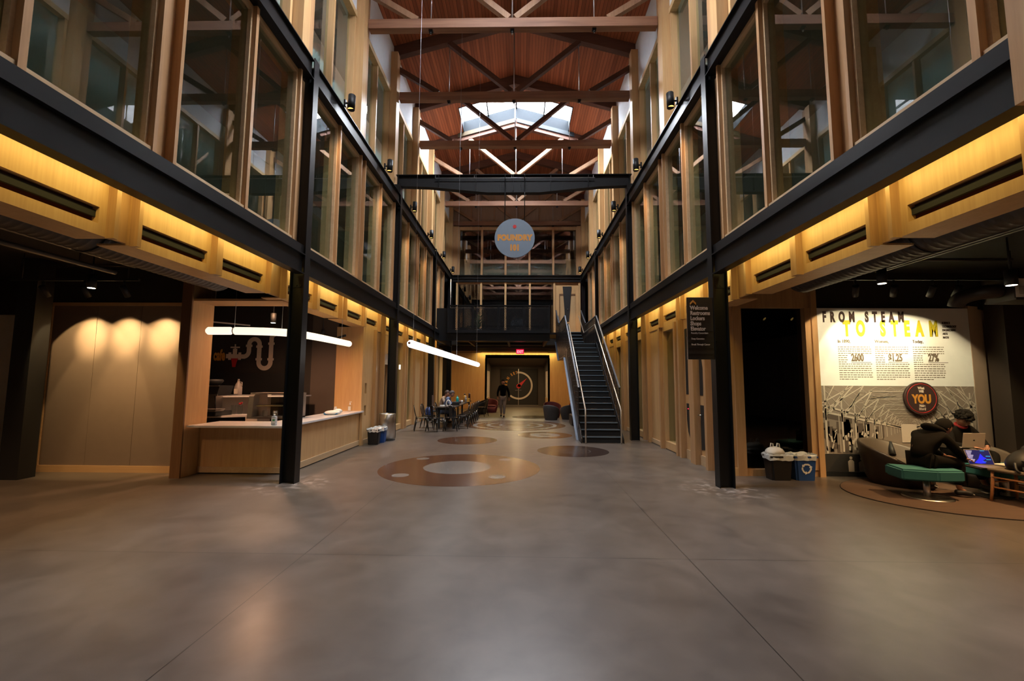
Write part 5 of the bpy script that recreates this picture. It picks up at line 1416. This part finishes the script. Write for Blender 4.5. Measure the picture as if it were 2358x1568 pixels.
pa_ = MB().box(-.12, .14, -.08, .08, 0, .012, .002); o = obj('notebook', pa_, PAPER); o.location = (7.68, 7.02, .457); o.rotation_euler = (0, 0, .2); tag(o, 'open pale notebook on the low table right of the blue-screen laptop', 'notebook')
# wooden chair with a backpack at the right edge
wc = thing('wooden_chair', 'light wooden chair with turned legs at the right edge of the picture', 'chair', (7.37, 6.47, .012), math.radians(-75))
for x, y, nm in ((-.24, -.22, 0), (.26, -.24, 0), (-.22, .22, 0), (.24, .22, 0)):
    obj('leg', MB().tube([(x*1.12, y*1.12, 0), (x*1.04, y*1.04, .2), (x, y, .43)], [.016, .021, .018], 12), CHAIRWOOD, wc)
sp_ = MB()
for a_, b_ in (((-.25, -.23, .20), (.27, -.25, .20)), ((-.26, -.23, .34), (.27, -.25, .34)), ((-.24, .22, .22), (.25, .22, .22)), ((-.25, -.23, .27), (-.23, .22, .27)), ((.27, -.25, .27), (.25, .22, .27))): sp_.tube([a_, b_], .012, 10)
obj('stretchers', sp_, CHAIRWOOD, wc)
se = MB().box(-.28, .30, -.27, .26, .42, .465, .02); obj('seat', se, mat('olive_seat', (.075,.055,.035), .8), wc)
obj('backrest', MB().tube([(.26, .24, .44), (.29, .31, .60), (.28, .33, .66)], .018, 10).tube([(-.22, .24, .44), (-.23, .31, .60), (-.22, .33, .66)], .018, 10).tube([(-.22, .33, .65), (.28, .33, .65)], .02, 10), CHAIRWOOD, wc)
bp = thing('backpack', 'black backpack slumped on the wooden chair at the right edge', 'backpack', (7.42, 6.50, .478))
m = MB(); m.sphere((.02, 0, .13), .20, (1.25, .85, .62), 24, 14, Euler((0, -.45, 0))); m.sphere((.18, .02, .22), .15, (1.1, .9, .8), 18, 12)
obj('bag', m, mat('bag_nylon', (.008,.007,.006), .5, 0, .25), bp)
obj('strap', MB().tube(smooth([(-.22, -.08, .10), (-.27, -.14, .02), (-.20, -.17, -.03), (-.12, -.15, .06), (-.15, -.1, .14)], 5), .014, 8), BLACK, bp)
obj('buckle', MB().box(-.24, -.20, -.19, -.175, .03, .07), CHROME, bp); bp.scale = (1.1, 1.1, 1.1)

# ================================================================== FAR SEATS
tub_chair('black tub armchair near the table end, left of the walking man, seen from its side', (-1.86, 22.9, 0), math.radians(-75), BLACK, LEATH, .44, .74)
tub_chair('dark grey tub armchair left of the staircase, the left of two back to back', (1.60, 19.6, 0), math.radians(150), mat('grey_uphol', (.040,.034,.030), .8), LEATH, .36, .66)
tub_chair('dark grey tub armchair left of the staircase, the right of two', (2.38, 19.95, 0), math.radians(205), mat('grey_uphol2', (.040,.034,.030), .8), LEATH, .36, .66)
tub_chair('burgundy tub armchair behind the two dark grey ones by the staircase', (1.75, 20.9, 0), math.radians(10), BURG, BURG, .42, .72)
tub_chair('red armchair partly hidden behind the staircase stringer', (2.9, 20.6, 0), math.radians(10), REDF, REDF, .40, .72)
tub_chair('burgundy armchair partly hidden behind the black tub armchair at the left', (-1.35, 24.0, 0), math.radians(10), BURG, BURG, .38, .72)
bx = thing('upholstered_bench', 'low dark brown bench block beside the staircase foot', 'bench', (2.55, 17.3, 0)); obj('body', MB().box(-.35, .25, -.4, .6, .03, .40, .03), LEATH, bx); obj('foot', MB().box(-.3, .2, -.35, .55, 0, .03), BLACK, bx)

# ================================================================== CAFE TABLE AND METAL CHAIRS
tb_ = thing('long_table', 'long dark communal table surrounded by black metal chairs', 'table', (0, 0, 0))
obj('top', MB().box(-2.72, -2.05, 15.5, 20.6, .74, .775, .004), mat('table_top', (.055,.040,.028), .3), tb_)
for x in (-2.64, -2.13):
    for y in (15.7, 18.0, 20.4): obj('leg', MB().box(x-.03, x+.03, y-.03, y+.03, 0, .74), BLACK, tb_)
obj('rail', MB().box(-2.66, -2.11, 15.6, 15.64, .66, .74).box(-2.66, -2.11, 20.46, 20.5, .66, .74), BLACK, tb_)
def metal_chair():
    t = thing('metal_chair', 'x', 'chair', (0, 0, 0))         # faces +Y (back at -Y)
    for x, y in ((-1, -1), (1, -1), (-1, 1), (1, 1)):
        obj('leg', MB().tube([(x*.24, y*.24, 0), (x*.20, y*.20, .22), (x*.165, y*.165, .43)], [.013, .024, .030], 8), CHAIRB, t)
    s_ = MB().box(-.19, .19, -.19, .19, .43, .455, .02); s_.tube([(.19*c_, .19*d_, .438) for c_, d_ in ((1, 1), (-1, 1), (-1, -1), (1, -1))], .013, 6, closed=True); obj('seat', s_, CHAIRB, t)
    hoop = smooth([(-.18, -.17, .44), (-.185, -.22, .60), (-.15, -.255, .78), (0, -.27, .85), (.15, -.255, .78), (.185, -.22, .60), (.18, -.17, .44)], 4)
    obj('back_hoop', MB().tube(hoop, .013, 8), CHAIRB, t)
    bk = MB()
    pts = [(-.045, -.18, .45), (.045, -.18, .45), (.06, -.262, .84), (-.06, -.262, .84)]
    v = [bk.bm.verts.new(p) for p in pts] + [bk.bm.verts.new((p[0], p[1]-.006, p[2])) for p in pts]
    for q in ((0,1,2,3), (7,6,5,4), (0,4,5,1), (1,5,6,2), (2,6,7,3), (3,7,4,0)): bk.bm.faces.new([v[i] for i in q])
    for x in (-.11, .11): bk.tube([(x*1.0, -.18, .45), (x*1.15, -.24, .70), (x*.95, -.262, .82)], .006, 6)
    obj('back_splat', bk, CHAIRB, t); return t
mc = metal_chair()
CH = [(-3.14, 15.12, math.radians(-75), 'black metal chair pulled out at the near left, open hoop back toward the timber wall'),
      (-2.62, 14.95, math.radians(-25), 'black metal chair at the near left corner of the long table'),
      (-2.12, 15.15, 0, 'black metal chair at the near end of the long table, back to the camera'),
      (-3.08, 16.0, math.radians(-95), 'black metal chair left of the table, behind the pulled-out one'),
      (-2.80, 17.15, math.radians(-90), 'black metal chair under the person in the blue-grey shirt'),
      (-1.86, 15.95, PI/2, 'first chair from the camera in the row right of the long table'),
      (-1.84, 16.65, PI/2, 'second chair from the camera in the row right of the long table'),
      (-1.84, 17.35, PI/2, 'third chair from the camera in the row right of the long table'),
      (-1.84, 18.05, PI/2, 'fourth chair from the camera in the row right of the long table'),
      (-1.84, 18.75, PI/2, 'fifth chair from the camera in the row right of the long table'),
      (-1.84, 19.45, PI/2, 'last chair in the row right of the long table'),
      (-1.60, 21.2, math.radians(70), 'tan-lit metal chair between the table end and the black tub armchair')]
for i, (x, y, r_, lb) in enumerate(CH):
    o = mc if i == 0 else dup(mc)
    o.location = (x, y, 0); o.rotation_euler = (0, 0, r_); o['label'] = lb; o['group'] = 'black metal chairs around the long table'
oc = thing('office_chair', 'mesh-backed office chair of the pair seated at the long table', 'chair', (-3.06, 17.80, 0), math.radians(-88))
m = MB().box(-.21, .21, -.245, -.225, .58, 1.10, .02); obj('mesh_back', m, mat('brown_mesh', (.07,.035,.025), .7), oc)
obj('lumbar_strip', MB().box(-.05, .05, -.265, -.247, .45, 1.06, .01), CLTAN, oc); obj('seat', MB().box(-.24, .24, -.22, .22, .44, .51, .03), BLACK, oc); obj('column', MB().cyl((0, 0, .08), .03, .36, 12), BLACK, oc)
b = MB()
for k in range(5):
    a = 2*PI*k/5; b.tube([(0, 0, .10), (.27*math.cos(a), .27*math.sin(a), .06)], .02, 6); b.sphere((.27*math.cos(a), .27*math.sin(a), .035), .033)
obj('star_base', b, BLACK, oc)
# things on the table
def lath(name, label, cat, loc, prof, m_, seg=16, cap=None):
    t = thing(name, label, cat, loc); obj('body', MB().lathe(prof, seg=seg), m_, t)
    if cap: obj('cap', MB().lathe(cap[0], seg=seg), cap[1], t)
    return t
TURQ = mat('turquoise', (.01,.32,.30), .3); YEL = mat('yellow_label', (.5,.25,.03), .5)
lath('water_bottle', 'turquoise water bottle on the long table', 'bottle', (-2.33, 18.0, .775), [(0,0),(.05,0),(.055,.06),(.06,.20),(.03,.27),(0,.27)], TURQ, cap=([(0,.27),(.022,.27),(.022,.31),(0,.31)], TURQ))
lath('water_bottle', 'orange and black bottle on the long table right of the turquoise one', 'bottle', (-2.20, 19.3, .775), [(0,0),(.045,0),(.045,.22),(.025,.30),(0,.30)], YEL, cap=([(0,.30),(.03,.30),(.03,.36),(0,.36)], BLACK))
lath('water_bottle', 'clear bottle toward the right end of the long table', 'bottle', (-2.05, 18.5, .775), [(0,0),(.04,0),(.045,.18),(.02,.26),(.02,.30),(0,.30)], JUG)
lath('water_bottle', 'brown bottle at the right end of the long table top', 'bottle', (-1.93, 19.9, .775) if False else (-2.10, 20.2, .775), [(0,0),(.05,0),(.05,.30),(.03,.36),(0,.36)], mat('brown_bottle', (.08,.03,.02), .3))
lath('cup', 'small white cup in the middle of the long table', 'cup', (-2.22, 18.55, .775), [(0,0),(.035,0),(.045,.10),(.04,.10),(.03,.01),(0,.01)], WBAG)
lath('cup', 'small brown cup beside the turquoise bottle', 'cup', (-2.22, 17.95, .775), [(0,0),(.045,0),(.05,.12),(.045,.12),(.035,.01),(0,.01)], mat('brown_cup', (.10,.04,.03), .5))
o = obj('open_book', MB().box(-.15, .0, -.1, .1, 0, .02, .004).box(0, .15, -.1, .1, 0, .02, .004), PAPER); o.location = (-2.36, 17.55, .775); tag(o, 'open white book in front of the seated pair', 'book')
o = obj('snack_box', MB().box(-.09, .09, -.05, .05, 0, .16, .003), YEL); o.location = (-2.07, 19.3, .775); tag(o, 'orange printed box near the right end of the long table', 'box')
o = obj('laptop_bag', MB().box(-.14, .14, -.06, .06, 0, .13, .02), BLACK); o.location = (-2.20, 16.7, .775); tag(o, 'black bag standing on the long table near the camera end', 'bag')
o = obj('paper_roll', MB().tube([(math.cos(a)*.07, 0, .11+math.sin(a)*.11) for a in [2*PI*k/28 for k in range(28)]], .022, 8, closed=True), WBAG); o.location = (-2.33, 15.75, .775); o.rotation_euler = (0, 0, .1); tag(o, 'white ring-shaped object standing on the near end of the long table', 'ring')
o = obj('white_box', MB().box(-.08, .08, -.05, .05, 0, .05, .004), WBAG); o.location = (-2.55, 15.8, .775); tag(o, 'small white box on the near end of the long table', 'box')
o = obj('blue_bag', MB().sphere((0, 0, .15), .15, (1, .8, 1.0)).box(-.12, .12, -.09, .09, 0, .12, .03), mat('bag_blue', (.03,.06,.20), .6)); o.location = (-3.06, 16.0, .456); tag(o, 'blue and white bag on a metal chair left of the table', 'bag')

# ================================================================== PEOPLE
def skin_mesh(verts, edges, sub=2, mats=None):
    me = bpy.data.meshes.new('skin'); me.from_pydata([v[0] for v in verts], edges, [])
    ob = bpy.data.objects.new('skin', me); C.objects.link(ob)
    md = ob.modifiers.new('s', 'SKIN'); md.use_smooth_shade = True
    sv = me.skin_vertices[0].data if len(me.skin_vertices) else None
    if sv is None:
        bm_ = bmesh.new(); bm_.from_mesh(me); bm_.verts.layers.skin.verify(); bm_.to_mesh(me); bm_.free(); sv = me.skin_vertices[0].data
    for i, v in enumerate(verts):
        r = v[1]; sv[i].radius = (r, r) if not hasattr(r, '__len__') else r; sv[i].use_root = (i == 0)
    if sub: s2 = ob.modifiers.new('u', 'SUBSURF'); s2.levels = sub; s2.render_levels = sub
    bpy.context.view_layer.update()
    out = bpy.data.meshes.new_from_object(ob.evaluated_get(bpy.context.evaluated_depsgraph_get()))
    bpy.data.objects.remove(ob); bpy.data.meshes.remove(me)
    return out
def join(meshes):
    b = bmesh.new()
    for me, mi in meshes:
        n0 = len(b.faces); b.from_mesh(me); b.faces.ensure_lookup_table()
        for f in b.faces[n0:]: f.material_index = mi; f.smooth = True
    me = bpy.data.meshes.new('joined'); b.to_mesh(me); b.free(); return me
def head_mesh(c, rot, k=1.0):
    """ellipsoid head facing -Y with brow, nose, lips, chin and ears"""
    b = MB(); b.sphere((0, 0, 0), 1, (.078, .098, .118), 32, 24)
    for v in b.bm.verts:
        x, y, z = v.co
        if z < 0: 
            f_ = 1 + z*2.6; v.co.x *= max(.58, f_ + .12); 
            if y > 0: v.co.y *= max(.6, 1 + z*3)
        if y < 0:
            g = math.exp(-(x/.016)**2)
            v.co.y -= .022*g*math.exp(-((z+.018)/.020)**2) + .010*g*math.exp(-((z-.005)/.02)**2)
            v.co.y += .010*math.exp(-((abs(x)-.032)/.014)**2)*math.exp(-((z-.012)/.012)**2)
            v.co.y -= .007*math.exp(-(x/.026)**2)*math.exp(-((z+.055)/.010)**2)
            v.co.y -= .008*math.exp(-(x/.03)**2)*math.exp(-((z+.095)/.018)**2)
    for s in (-1, 1): b.sphere((s*.079, .008, -.005), .03, (.30, .65, 1.0), 12, 8)
    b.xf(Matrix.Diagonal((k, k, k, 1))); me1 = b.mesh('h')
    e = MB()
    for s in (-1, 1): e.sphere((s*.032*k, -.086*k, .012*k), .012*k, (1, .6, .7), 12, 8)
    me2 = e.mesh('e')
    l = MB(); l.sphere((0, -.093*k, -.056*k), .024*k, (1, .35, .26), 12, 6); me3 = l.mesh('l')
    R_ = Matrix.Translation(c) @ rot.to_matrix().to_4x4()
    for m_ in (me1, me2, me3): m_.transform(R_)
    return me1, me2, me3
def hair_mesh(c, rot, k=1.0, curly=0, low=-.03, thick=.012, seed=1):
    b = MB(); b.sphere((0, .012, .018), 1, (.078+thick, .098+thick, .112+thick), 36, 26)
    random.seed(seed)
    dl = [v for v in b.bm.verts if (v.co.z < low + .03 and v.co.y > .0 and v.co.z < low) or (v.co.y < -.02 and v.co.z < .062 + .5*(0)) or v.co.z < low]
    bmesh.ops.delete(b.bm, geom=dl, context='VERTS')
    if curly:
        for v in b.bm.verts:
            d = v.co.normalized(); v.co += d*(curly*(.5 + .5*math.sin(v.co.x*170+1)*math.sin(v.co.y*150)*math.sin(v.co.z*160)) + random.uniform(0, curly*.5))
    ext = bmesh.ops.extrude_face_region(b.bm, geom=list(b.bm.faces)); vs = [g for g in ext['geom'] if isinstance(g, bmesh.types.BMVert)]
    for v in vs: v.co *= .90
    if curly:
        for i in range(190):
            a = random.uniform(0, 2*PI); e_ = random.uniform(.25, 1.5); d = Vector((math.cos(a)*math.cos(e_), math.sin(a)*math.cos(e_), math.sin(e_)))
            p = Vector((d.x*(.088+thick), d.y*(.106+thick)+.012, d.z*(.120+thick)+.018))
            if p.y < -.05 and p.z < .05: continue
            b.sphere(p, random.uniform(.014, .027), seg=8, rings=6)
    b.xf(Matrix.Diagonal((k, k, k, 1))); me = b.mesh('hair'); me.transform(Matrix.Translation(c) @ rot.to_matrix().to_4x4()); return me
def hand_mesh(w_, d, n, side=1, curl=.5, k=1.0):
    """w_ wrist point, d pointing to the fingers, n palm normal; separate chains for palm and five fingers"""
    w_ = Vector(w_); d = Vector(d).normalized(); n = Vector(n); n = (n - d*n.dot(d)).normalized(); s = d.cross(n) * side
    V = [(w_, (.024*k, .018*k)), (w_ + d*.04*k, (.034*k, .016*k)), (w_ + d*.085*k, (.038*k, .014*k))]
    out = [skin_mesh([(tuple(p), r) for p, r in V], [(0, 1), (1, 2)], 1)]
    for i, (off, L_) in enumerate(((-.030, .072), (-.010, .082), (.010, .076), (.028, .060))):
        p = w_ + d*.078*k + s*off*k; dd_ = d.copy(); pts = [p]
        for j, f_ in enumerate((.42, .33, .25)):
            ang = curl*(.35 + .35*j); dd_ = (d*math.cos(ang) + n*math.sin(ang)).normalized() if j == 0 else (dd_*math.cos(curl*.6) + n*math.sin(curl*.6)).normalized()
            p = p + dd_*L_*f_*k*1.05; pts.append(p)
        out.append(skin_mesh([(tuple(q), r*k) for q, r in zip(pts, (.0095, .0088, .008, .007))], [(0, 1), (1, 2), (2, 3)], 1))
    p = w_ + d*.022*k - s*.028*k; t1 = (d*.6 - s*.75 + n*.25).normalized(); t2 = (d*.85 - s*.25 + n*.45).normalized()
    pts = [p, p + t1*.035*k, p + t1*.035*k + t2*.030*k, p + t1*.035*k + t2*.054*k]
    out.append(skin_mesh([(tuple(q), r*k) for q, r in zip(pts, (.013, .0105, .0095, .008))], [(0, 1), (1, 2), (2, 3)], 1))
    return out
def person(label, loc, J, head_rot, skin=SKIN, top=CLB, legs=CLB, hair=HAIRB, shoe=BLACK, k=1.0, curly=0, curl=.5, group=None, collar=None, shorts=False, palm=(0, 0, -1), hairlow=-.03, torso=1.0, laces=False):
    """J: joints (local): pelvis waist chest neck head  shL elL wrL hdL  shR elR wrR hdR  hipL knL anL toL  hipR knR anR toR"""
    t = thing('person', label, 'person', loc)
    V = lambda n: Vector(J[n])
    vs = []; es = []; ix = {}
    def add(n, r, p=None, link=None):
        ix[n] = len(vs); vs.append((tuple(V(n) if p is None else p), r))
        if link is not None: es.append((ix[link], ix[n]))
    T_ = torso
    def torso_chain(f=1.0, up='neck'):
        add('pelvis', (.135*k*f*T_, .105*k*f*T_)); add('waist', (.125*k*f*T_, .10*k*f*T_), link='pelvis'); add('chest', (.150*k*f*T_, .11*k*f*T_), link='waist')
    # body (bare skin)
    torso_chain(.70); add('neck', .050*k, link='chest'); add('hb', .05*k, V('head') + (V('neck') - V('head'))*.35, 'neck')
    for s in 'LR':
        add('sh'+s, .040*k, link='chest'); add('el'+s, .034*k, link='sh'+s); add('wr'+s, .026*k, link='el'+s)
        add('hip'+s, .070*k, link='pelvis'); add('kn'+s, .050*k, link='hip'+s); add('an'+s, .034*k, link='kn'+s); add('to'+s, .032*k, link='an'+s)
    body = skin_mesh(vs, es, 2)
    h1, h2, h3 = head_mesh(J['head'], head_rot, k)
    parts = [(body, 0), (h1, 0), (h2, 1), (h3, 2)]
    for s, sd in (('L', -1), ('R', 1)):
        for m_ in hand_mesh(V('wr'+s), V('hd'+s) - V('wr'+s), palm, sd, curl, k): parts.append((m_, 0))
    obj('body', join(parts), (skin, EYE, mat('lips', tuple(c*.8 for c in skin.node_tree.nodes['Mix'].inputs['A'].default_value[:3]) if False else (.25,.09,.07), .5)), t)
    obj('hair', hair_mesh(J['head'], head_rot, k, curly, hairlow), hair, t)
    # top garment
    vs.clear(); es.clear(); ix.clear()
    torso_chain(1.06); add('nb', .060*k, V('neck') + (V('chest') - V('neck'))*.12, 'chest')
    for s in 'LR':
        add('sh'+s, .072*k, link='chest'); add('el'+s, .055*k, link='sh'+s); add('cf'+s, .040*k, V('wr'+s) + (V('el'+s) - V('wr'+s))*.10, 'el'+s)
    obj('sweater', skin_mesh(vs, es, 2), top, t)
    if collar is not None:
        cn = V('neck'); dn = (V('head') - V('neck')).normalized(); b = MB(); a_ = dn.cross(Vector((0, 1, .2))).normalized(); c_ = dn.cross(a_)
        b.tube([tuple(cn + (a_*math.cos(q) * .065 + c_*math.sin(q)*.065)*k) for q in [2*PI*i/20 for i in range(20)]], .022*k, 8, closed=True); obj('collar', b, collar, t)
    vs.clear(); es.clear(); ix.clear()
    add('pelvis', (.14*k, .115*k))
    for s in 'LR':
        add('hip'+s, .100*k, link='pelvis'); add('kn'+s, .074*k, link='hip'+s)
        if shorts: continue
        add('af'+s, .055*k, V('an'+s) + (V('kn'+s) - V('an'+s))*.08, 'kn'+s)
    obj('trousers', skin_mesh(vs, es, 2), legs, t)
    for s in 'LR':
        a_, b_ = V('an'+s), V('to'+s); d = (b_ - a_); d.z = 0; d.normalize(); zf = min(a_.z, b_.z)
        p0 = Vector((a_.x, a_.y, b_.z)); 
        m_ = skin_mesh([(tuple(p0 - d*.05*k + Vector((0, 0, .01))), .044*k), (tuple(p0 + d*.05*k + Vector((0, 0, .015))), .046*k), (tuple(p0 + d*.15*k), (.045*k, .034*k))], [(0, 1), (1, 2)], 2)
        lo = b_.z - .038*k
        for v in m_.vertices:
            if v.co.z < lo: v.co.z = lo
        sh_ = obj('shoe', m_, shoe, t)
        if laces: obj('lace_mark', MB().beam(p0 + d*.04*k + Vector((.02, -.045, .03)), p0 + d*.12*k + Vector((.02, -.045, .0)), .004, .012), SOLE, sh_)
    return t
# walking man, far
J = dict(pelvis=(0, 0, .93), waist=(0, -.01, 1.08), chest=(0, -.02, 1.32), neck=(0, -.02, 1.50), head=(.0, -.04, 1.63),
         shL=(-.17, 0, 1.42), elL=(-.26, .03, 1.14), wrL=(-.25, -.10, .92), hdL=(-.24, -.14, .82), shR=(.17, 0, 1.42), elR=(.27, .06, 1.14), wrR=(.29, .05, .89), hdR=(.29, .04, .80),
         hipL=(-.09, 0, .90), knL=(-.10, .02, .50), anL=(-.09, .22, .12), toL=(-.09, .12, .045), hipR=(.09, 0, .90), knR=(.07, -.14, .50), anR=(.05, -.16, .10), toR=(.05, -.28, .04))
person('person in a black hoodie and grey trousers walking toward the camera from the far doors', (-.585, 21.05, .0), J, Euler((.08, 0, 0)), SKIN, CLB, CLG, HAIRB, BLACK, 1.0, 0, .7, collar=CLB)
# two people at the long table, in profile facing right
def seated(x0, lean=.18, hd=.0):
    return dict(pelvis=(0, 0, .55), waist=(.06, 0, .70), chest=(.16, 0, .92), neck=(.24, 0, 1.07), head=(.31, 0, 1.18),
         shL=(.16, .17, 1.0), elL=(.26, .24, .80), wrL=(.48, .16, .83), hdL=(.58, .14, .82), shR=(.16, -.17, 1.0), elR=(.25, -.23, .80), wrR=(.46, -.14, .83), hdR=(.56, -.12, .82),
         hipL=(.02, .1, .52), knL=(.42, .12, .50), anL=(.38, .12, .10), toL=(.48, .12, .045), hipR=(.02, -.1, .52), knR=(.42, -.12, .50), anR=(.38, -.12, .10), toR=(.48, -.12, .045))
person('person with short brown hair at the long table, left one of the pair', (-3.02, 17.75, 0), seated(0), Euler((.35, 0, PI/2)), SKIN, CLTAN, CLB, HAIRR, BLACK, .98, 0, .8)
person('person in a blue-grey shirt bent over the long table beside the bottles', (-2.74, 17.15, 0), seated(0), Euler((.55, 0, PI/2)), SKIN, CLBL, CLBL, mat('grey_brown_hair', (.07,.05,.045), .7), SOLE, 1.0, 0, .8)
# person in black on the teal bench, leaning over the laptop, back three-quarter to the camera
J = dict(pelvis=(0, 0, .54), waist=(.05, .02, .66), chest=(.21, .06, .86), neck=(.36, .10, .955), head=(.50, .12, 1.0),
         shL=(.16, .23, .88), elL=(.34, .34, .66), wrL=(.60, .22, .55), hdL=(.70, .20, .53), shR=(.28, -.12, .88), elR=(.46, -.14, .64), wrR=(.68, .02, .545), hdR=(.77, .06, .525),
         hipL=(.06, .10, .52), knL=(.46, .20, .50), anL=(.36, .30, .12), toL=(.46, .33, .05), hipR=(.08, -.10, .52), knR=(.52, -.07, .50), anR=(.46, -.08, .12), toR=(.56, -.12, .05))
pA = person('person in a black hoodie on the teal bench, bent over the blue-screen laptop', (6.36, 6.96, .012), J, Euler((.75, .0, math.radians(95)), 'XYZ'), SKIND, CLB, CLB, HAIRB, BLACK, 1.06, 0, .5, hairlow=-.055, laces=True, torso=1.05)
hd_ = MB(); hd_.sphere((0, 0, 0), .13, (1.1, 1.25, .50), 20, 12, Euler((0, .5, 0))); o = obj('hood', hd_, CLB, pA); o.location = (.30, .08, .985)
# curly-haired person in the tub chair, laptop on the lap
J = dict(pelvis=(0, 0, .50), waist=(0, -.02, .62), chest=(0, -.08, .84), neck=(.0, -.13, .985), head=(-.01, -.19, 1.09),
         shL=(-.18, -.08, .92), elL=(-.26, -.22, .68), wrL=(-.12, -.42, .66), hdL=(-.05, -.46, .65), shR=(.19, -.08, .92), elR=(.30, -.18, .70), wrR=(.14, -.40, .66), hdR=(.06, -.45, .65),
         hipL=(-.1, -.04, .48), knL=(-.14, -.46, .52), anL=(-.10, -.52, .12), toL=(-.10, -.64, .05), hipR=(.1, -.04, .48), knR=(.20, -.45, .56), anR=(.02, -.52, .14), toR=(.0, -.64, .05))
person('person with curly black hair and red collar sitting behind a grey laptop', (7.68, 7.78, .012), J, Euler((.55, 0, .05)), SKIND, CLB, CLB, HAIRB, BLACK, 1.04, .016, .5, collar=CLR, hairlow=-.01, palm=(0, 0, -1))

# ------------------------------------------------------------------ put the origin of every assembled thing at its own base
bpy.context.view_layer.update()
for o in list(C.objects):
    if o.parent is None and o.type == 'EMPTY' and abs(o.location.x) < 1e-6 and o.rotation_euler[2] == 0:
        ks = children(o); pts = []
        for k_ in ks:
            for q in [k_] + children(k_):
                if q.type == 'MESH': pts += [q.matrix_world @ Vector(c_) for c_ in q.bound_box]
        if not pts: continue
        lo = [min(p[i] for p in pts) for i in range(3)]; hi = [max(p[i] for p in pts) for i in range(3)]
        sh = Vector(((lo[0]+hi[0])/2, (lo[1]+hi[1])/2, lo[2])) - o.location
        o.location = o.location + sh
        for k_ in ks: k_.location = k_.location - sh
# ------------------------------------------------------------------ make sure every thing carries a unique label
seen = {}
for o in C.objects:
    if o.parent is None and 'label' in o and o['label'] in seen: print('DUPLICATE LABEL', o.name, o['label'])
    if 'label' in o: seen[o.get('label')] = 1


GROUPS = {'steel_column': 'black steel columns of the hall', 'steel_beam': 'black steel beams of the hall', 'roof_truss': 'timber roof trusses',
          'beam_spotlight': 'cylinder spotlights along the upper beams', 'track_spotlight': 'track spotlights', 'light_track': 'lighting tracks',
          'ceiling_downlight': 'ceiling can lights', 'floor_graphic': 'brown floor discs', 'tub_armchair': 'tub armchairs', 'waste_bin': 'waste baskets',
          'conduit': 'thin ceiling pipes', 'water_bottle': 'bottles on the long table', 'teal_bench': 'teal benches', 'dark_post': 'dark square posts',
          'air_duct': 'round spiral ducts', 'tube_pendant': 'glowing tube lamps', 'sanitizer_bottle': 'sanitizer bottles on the cafe counter',
          'clear_jar': 'clear jars in the cafe', 'exit_sign': 'red exit signs', 'linear_light': 'thin linear lights', 'cup': 'cups on the long table', 'tub': 'tubs in the pastry case', 'laptop': 'laptops in the lounge'}
for o in C.objects:
    if o.parent is None and 'label' in o and 'group' not in o and o.name.split('.')[0] in GROUPS: o['group'] = GROUPS[o.name.split('.')[0]]
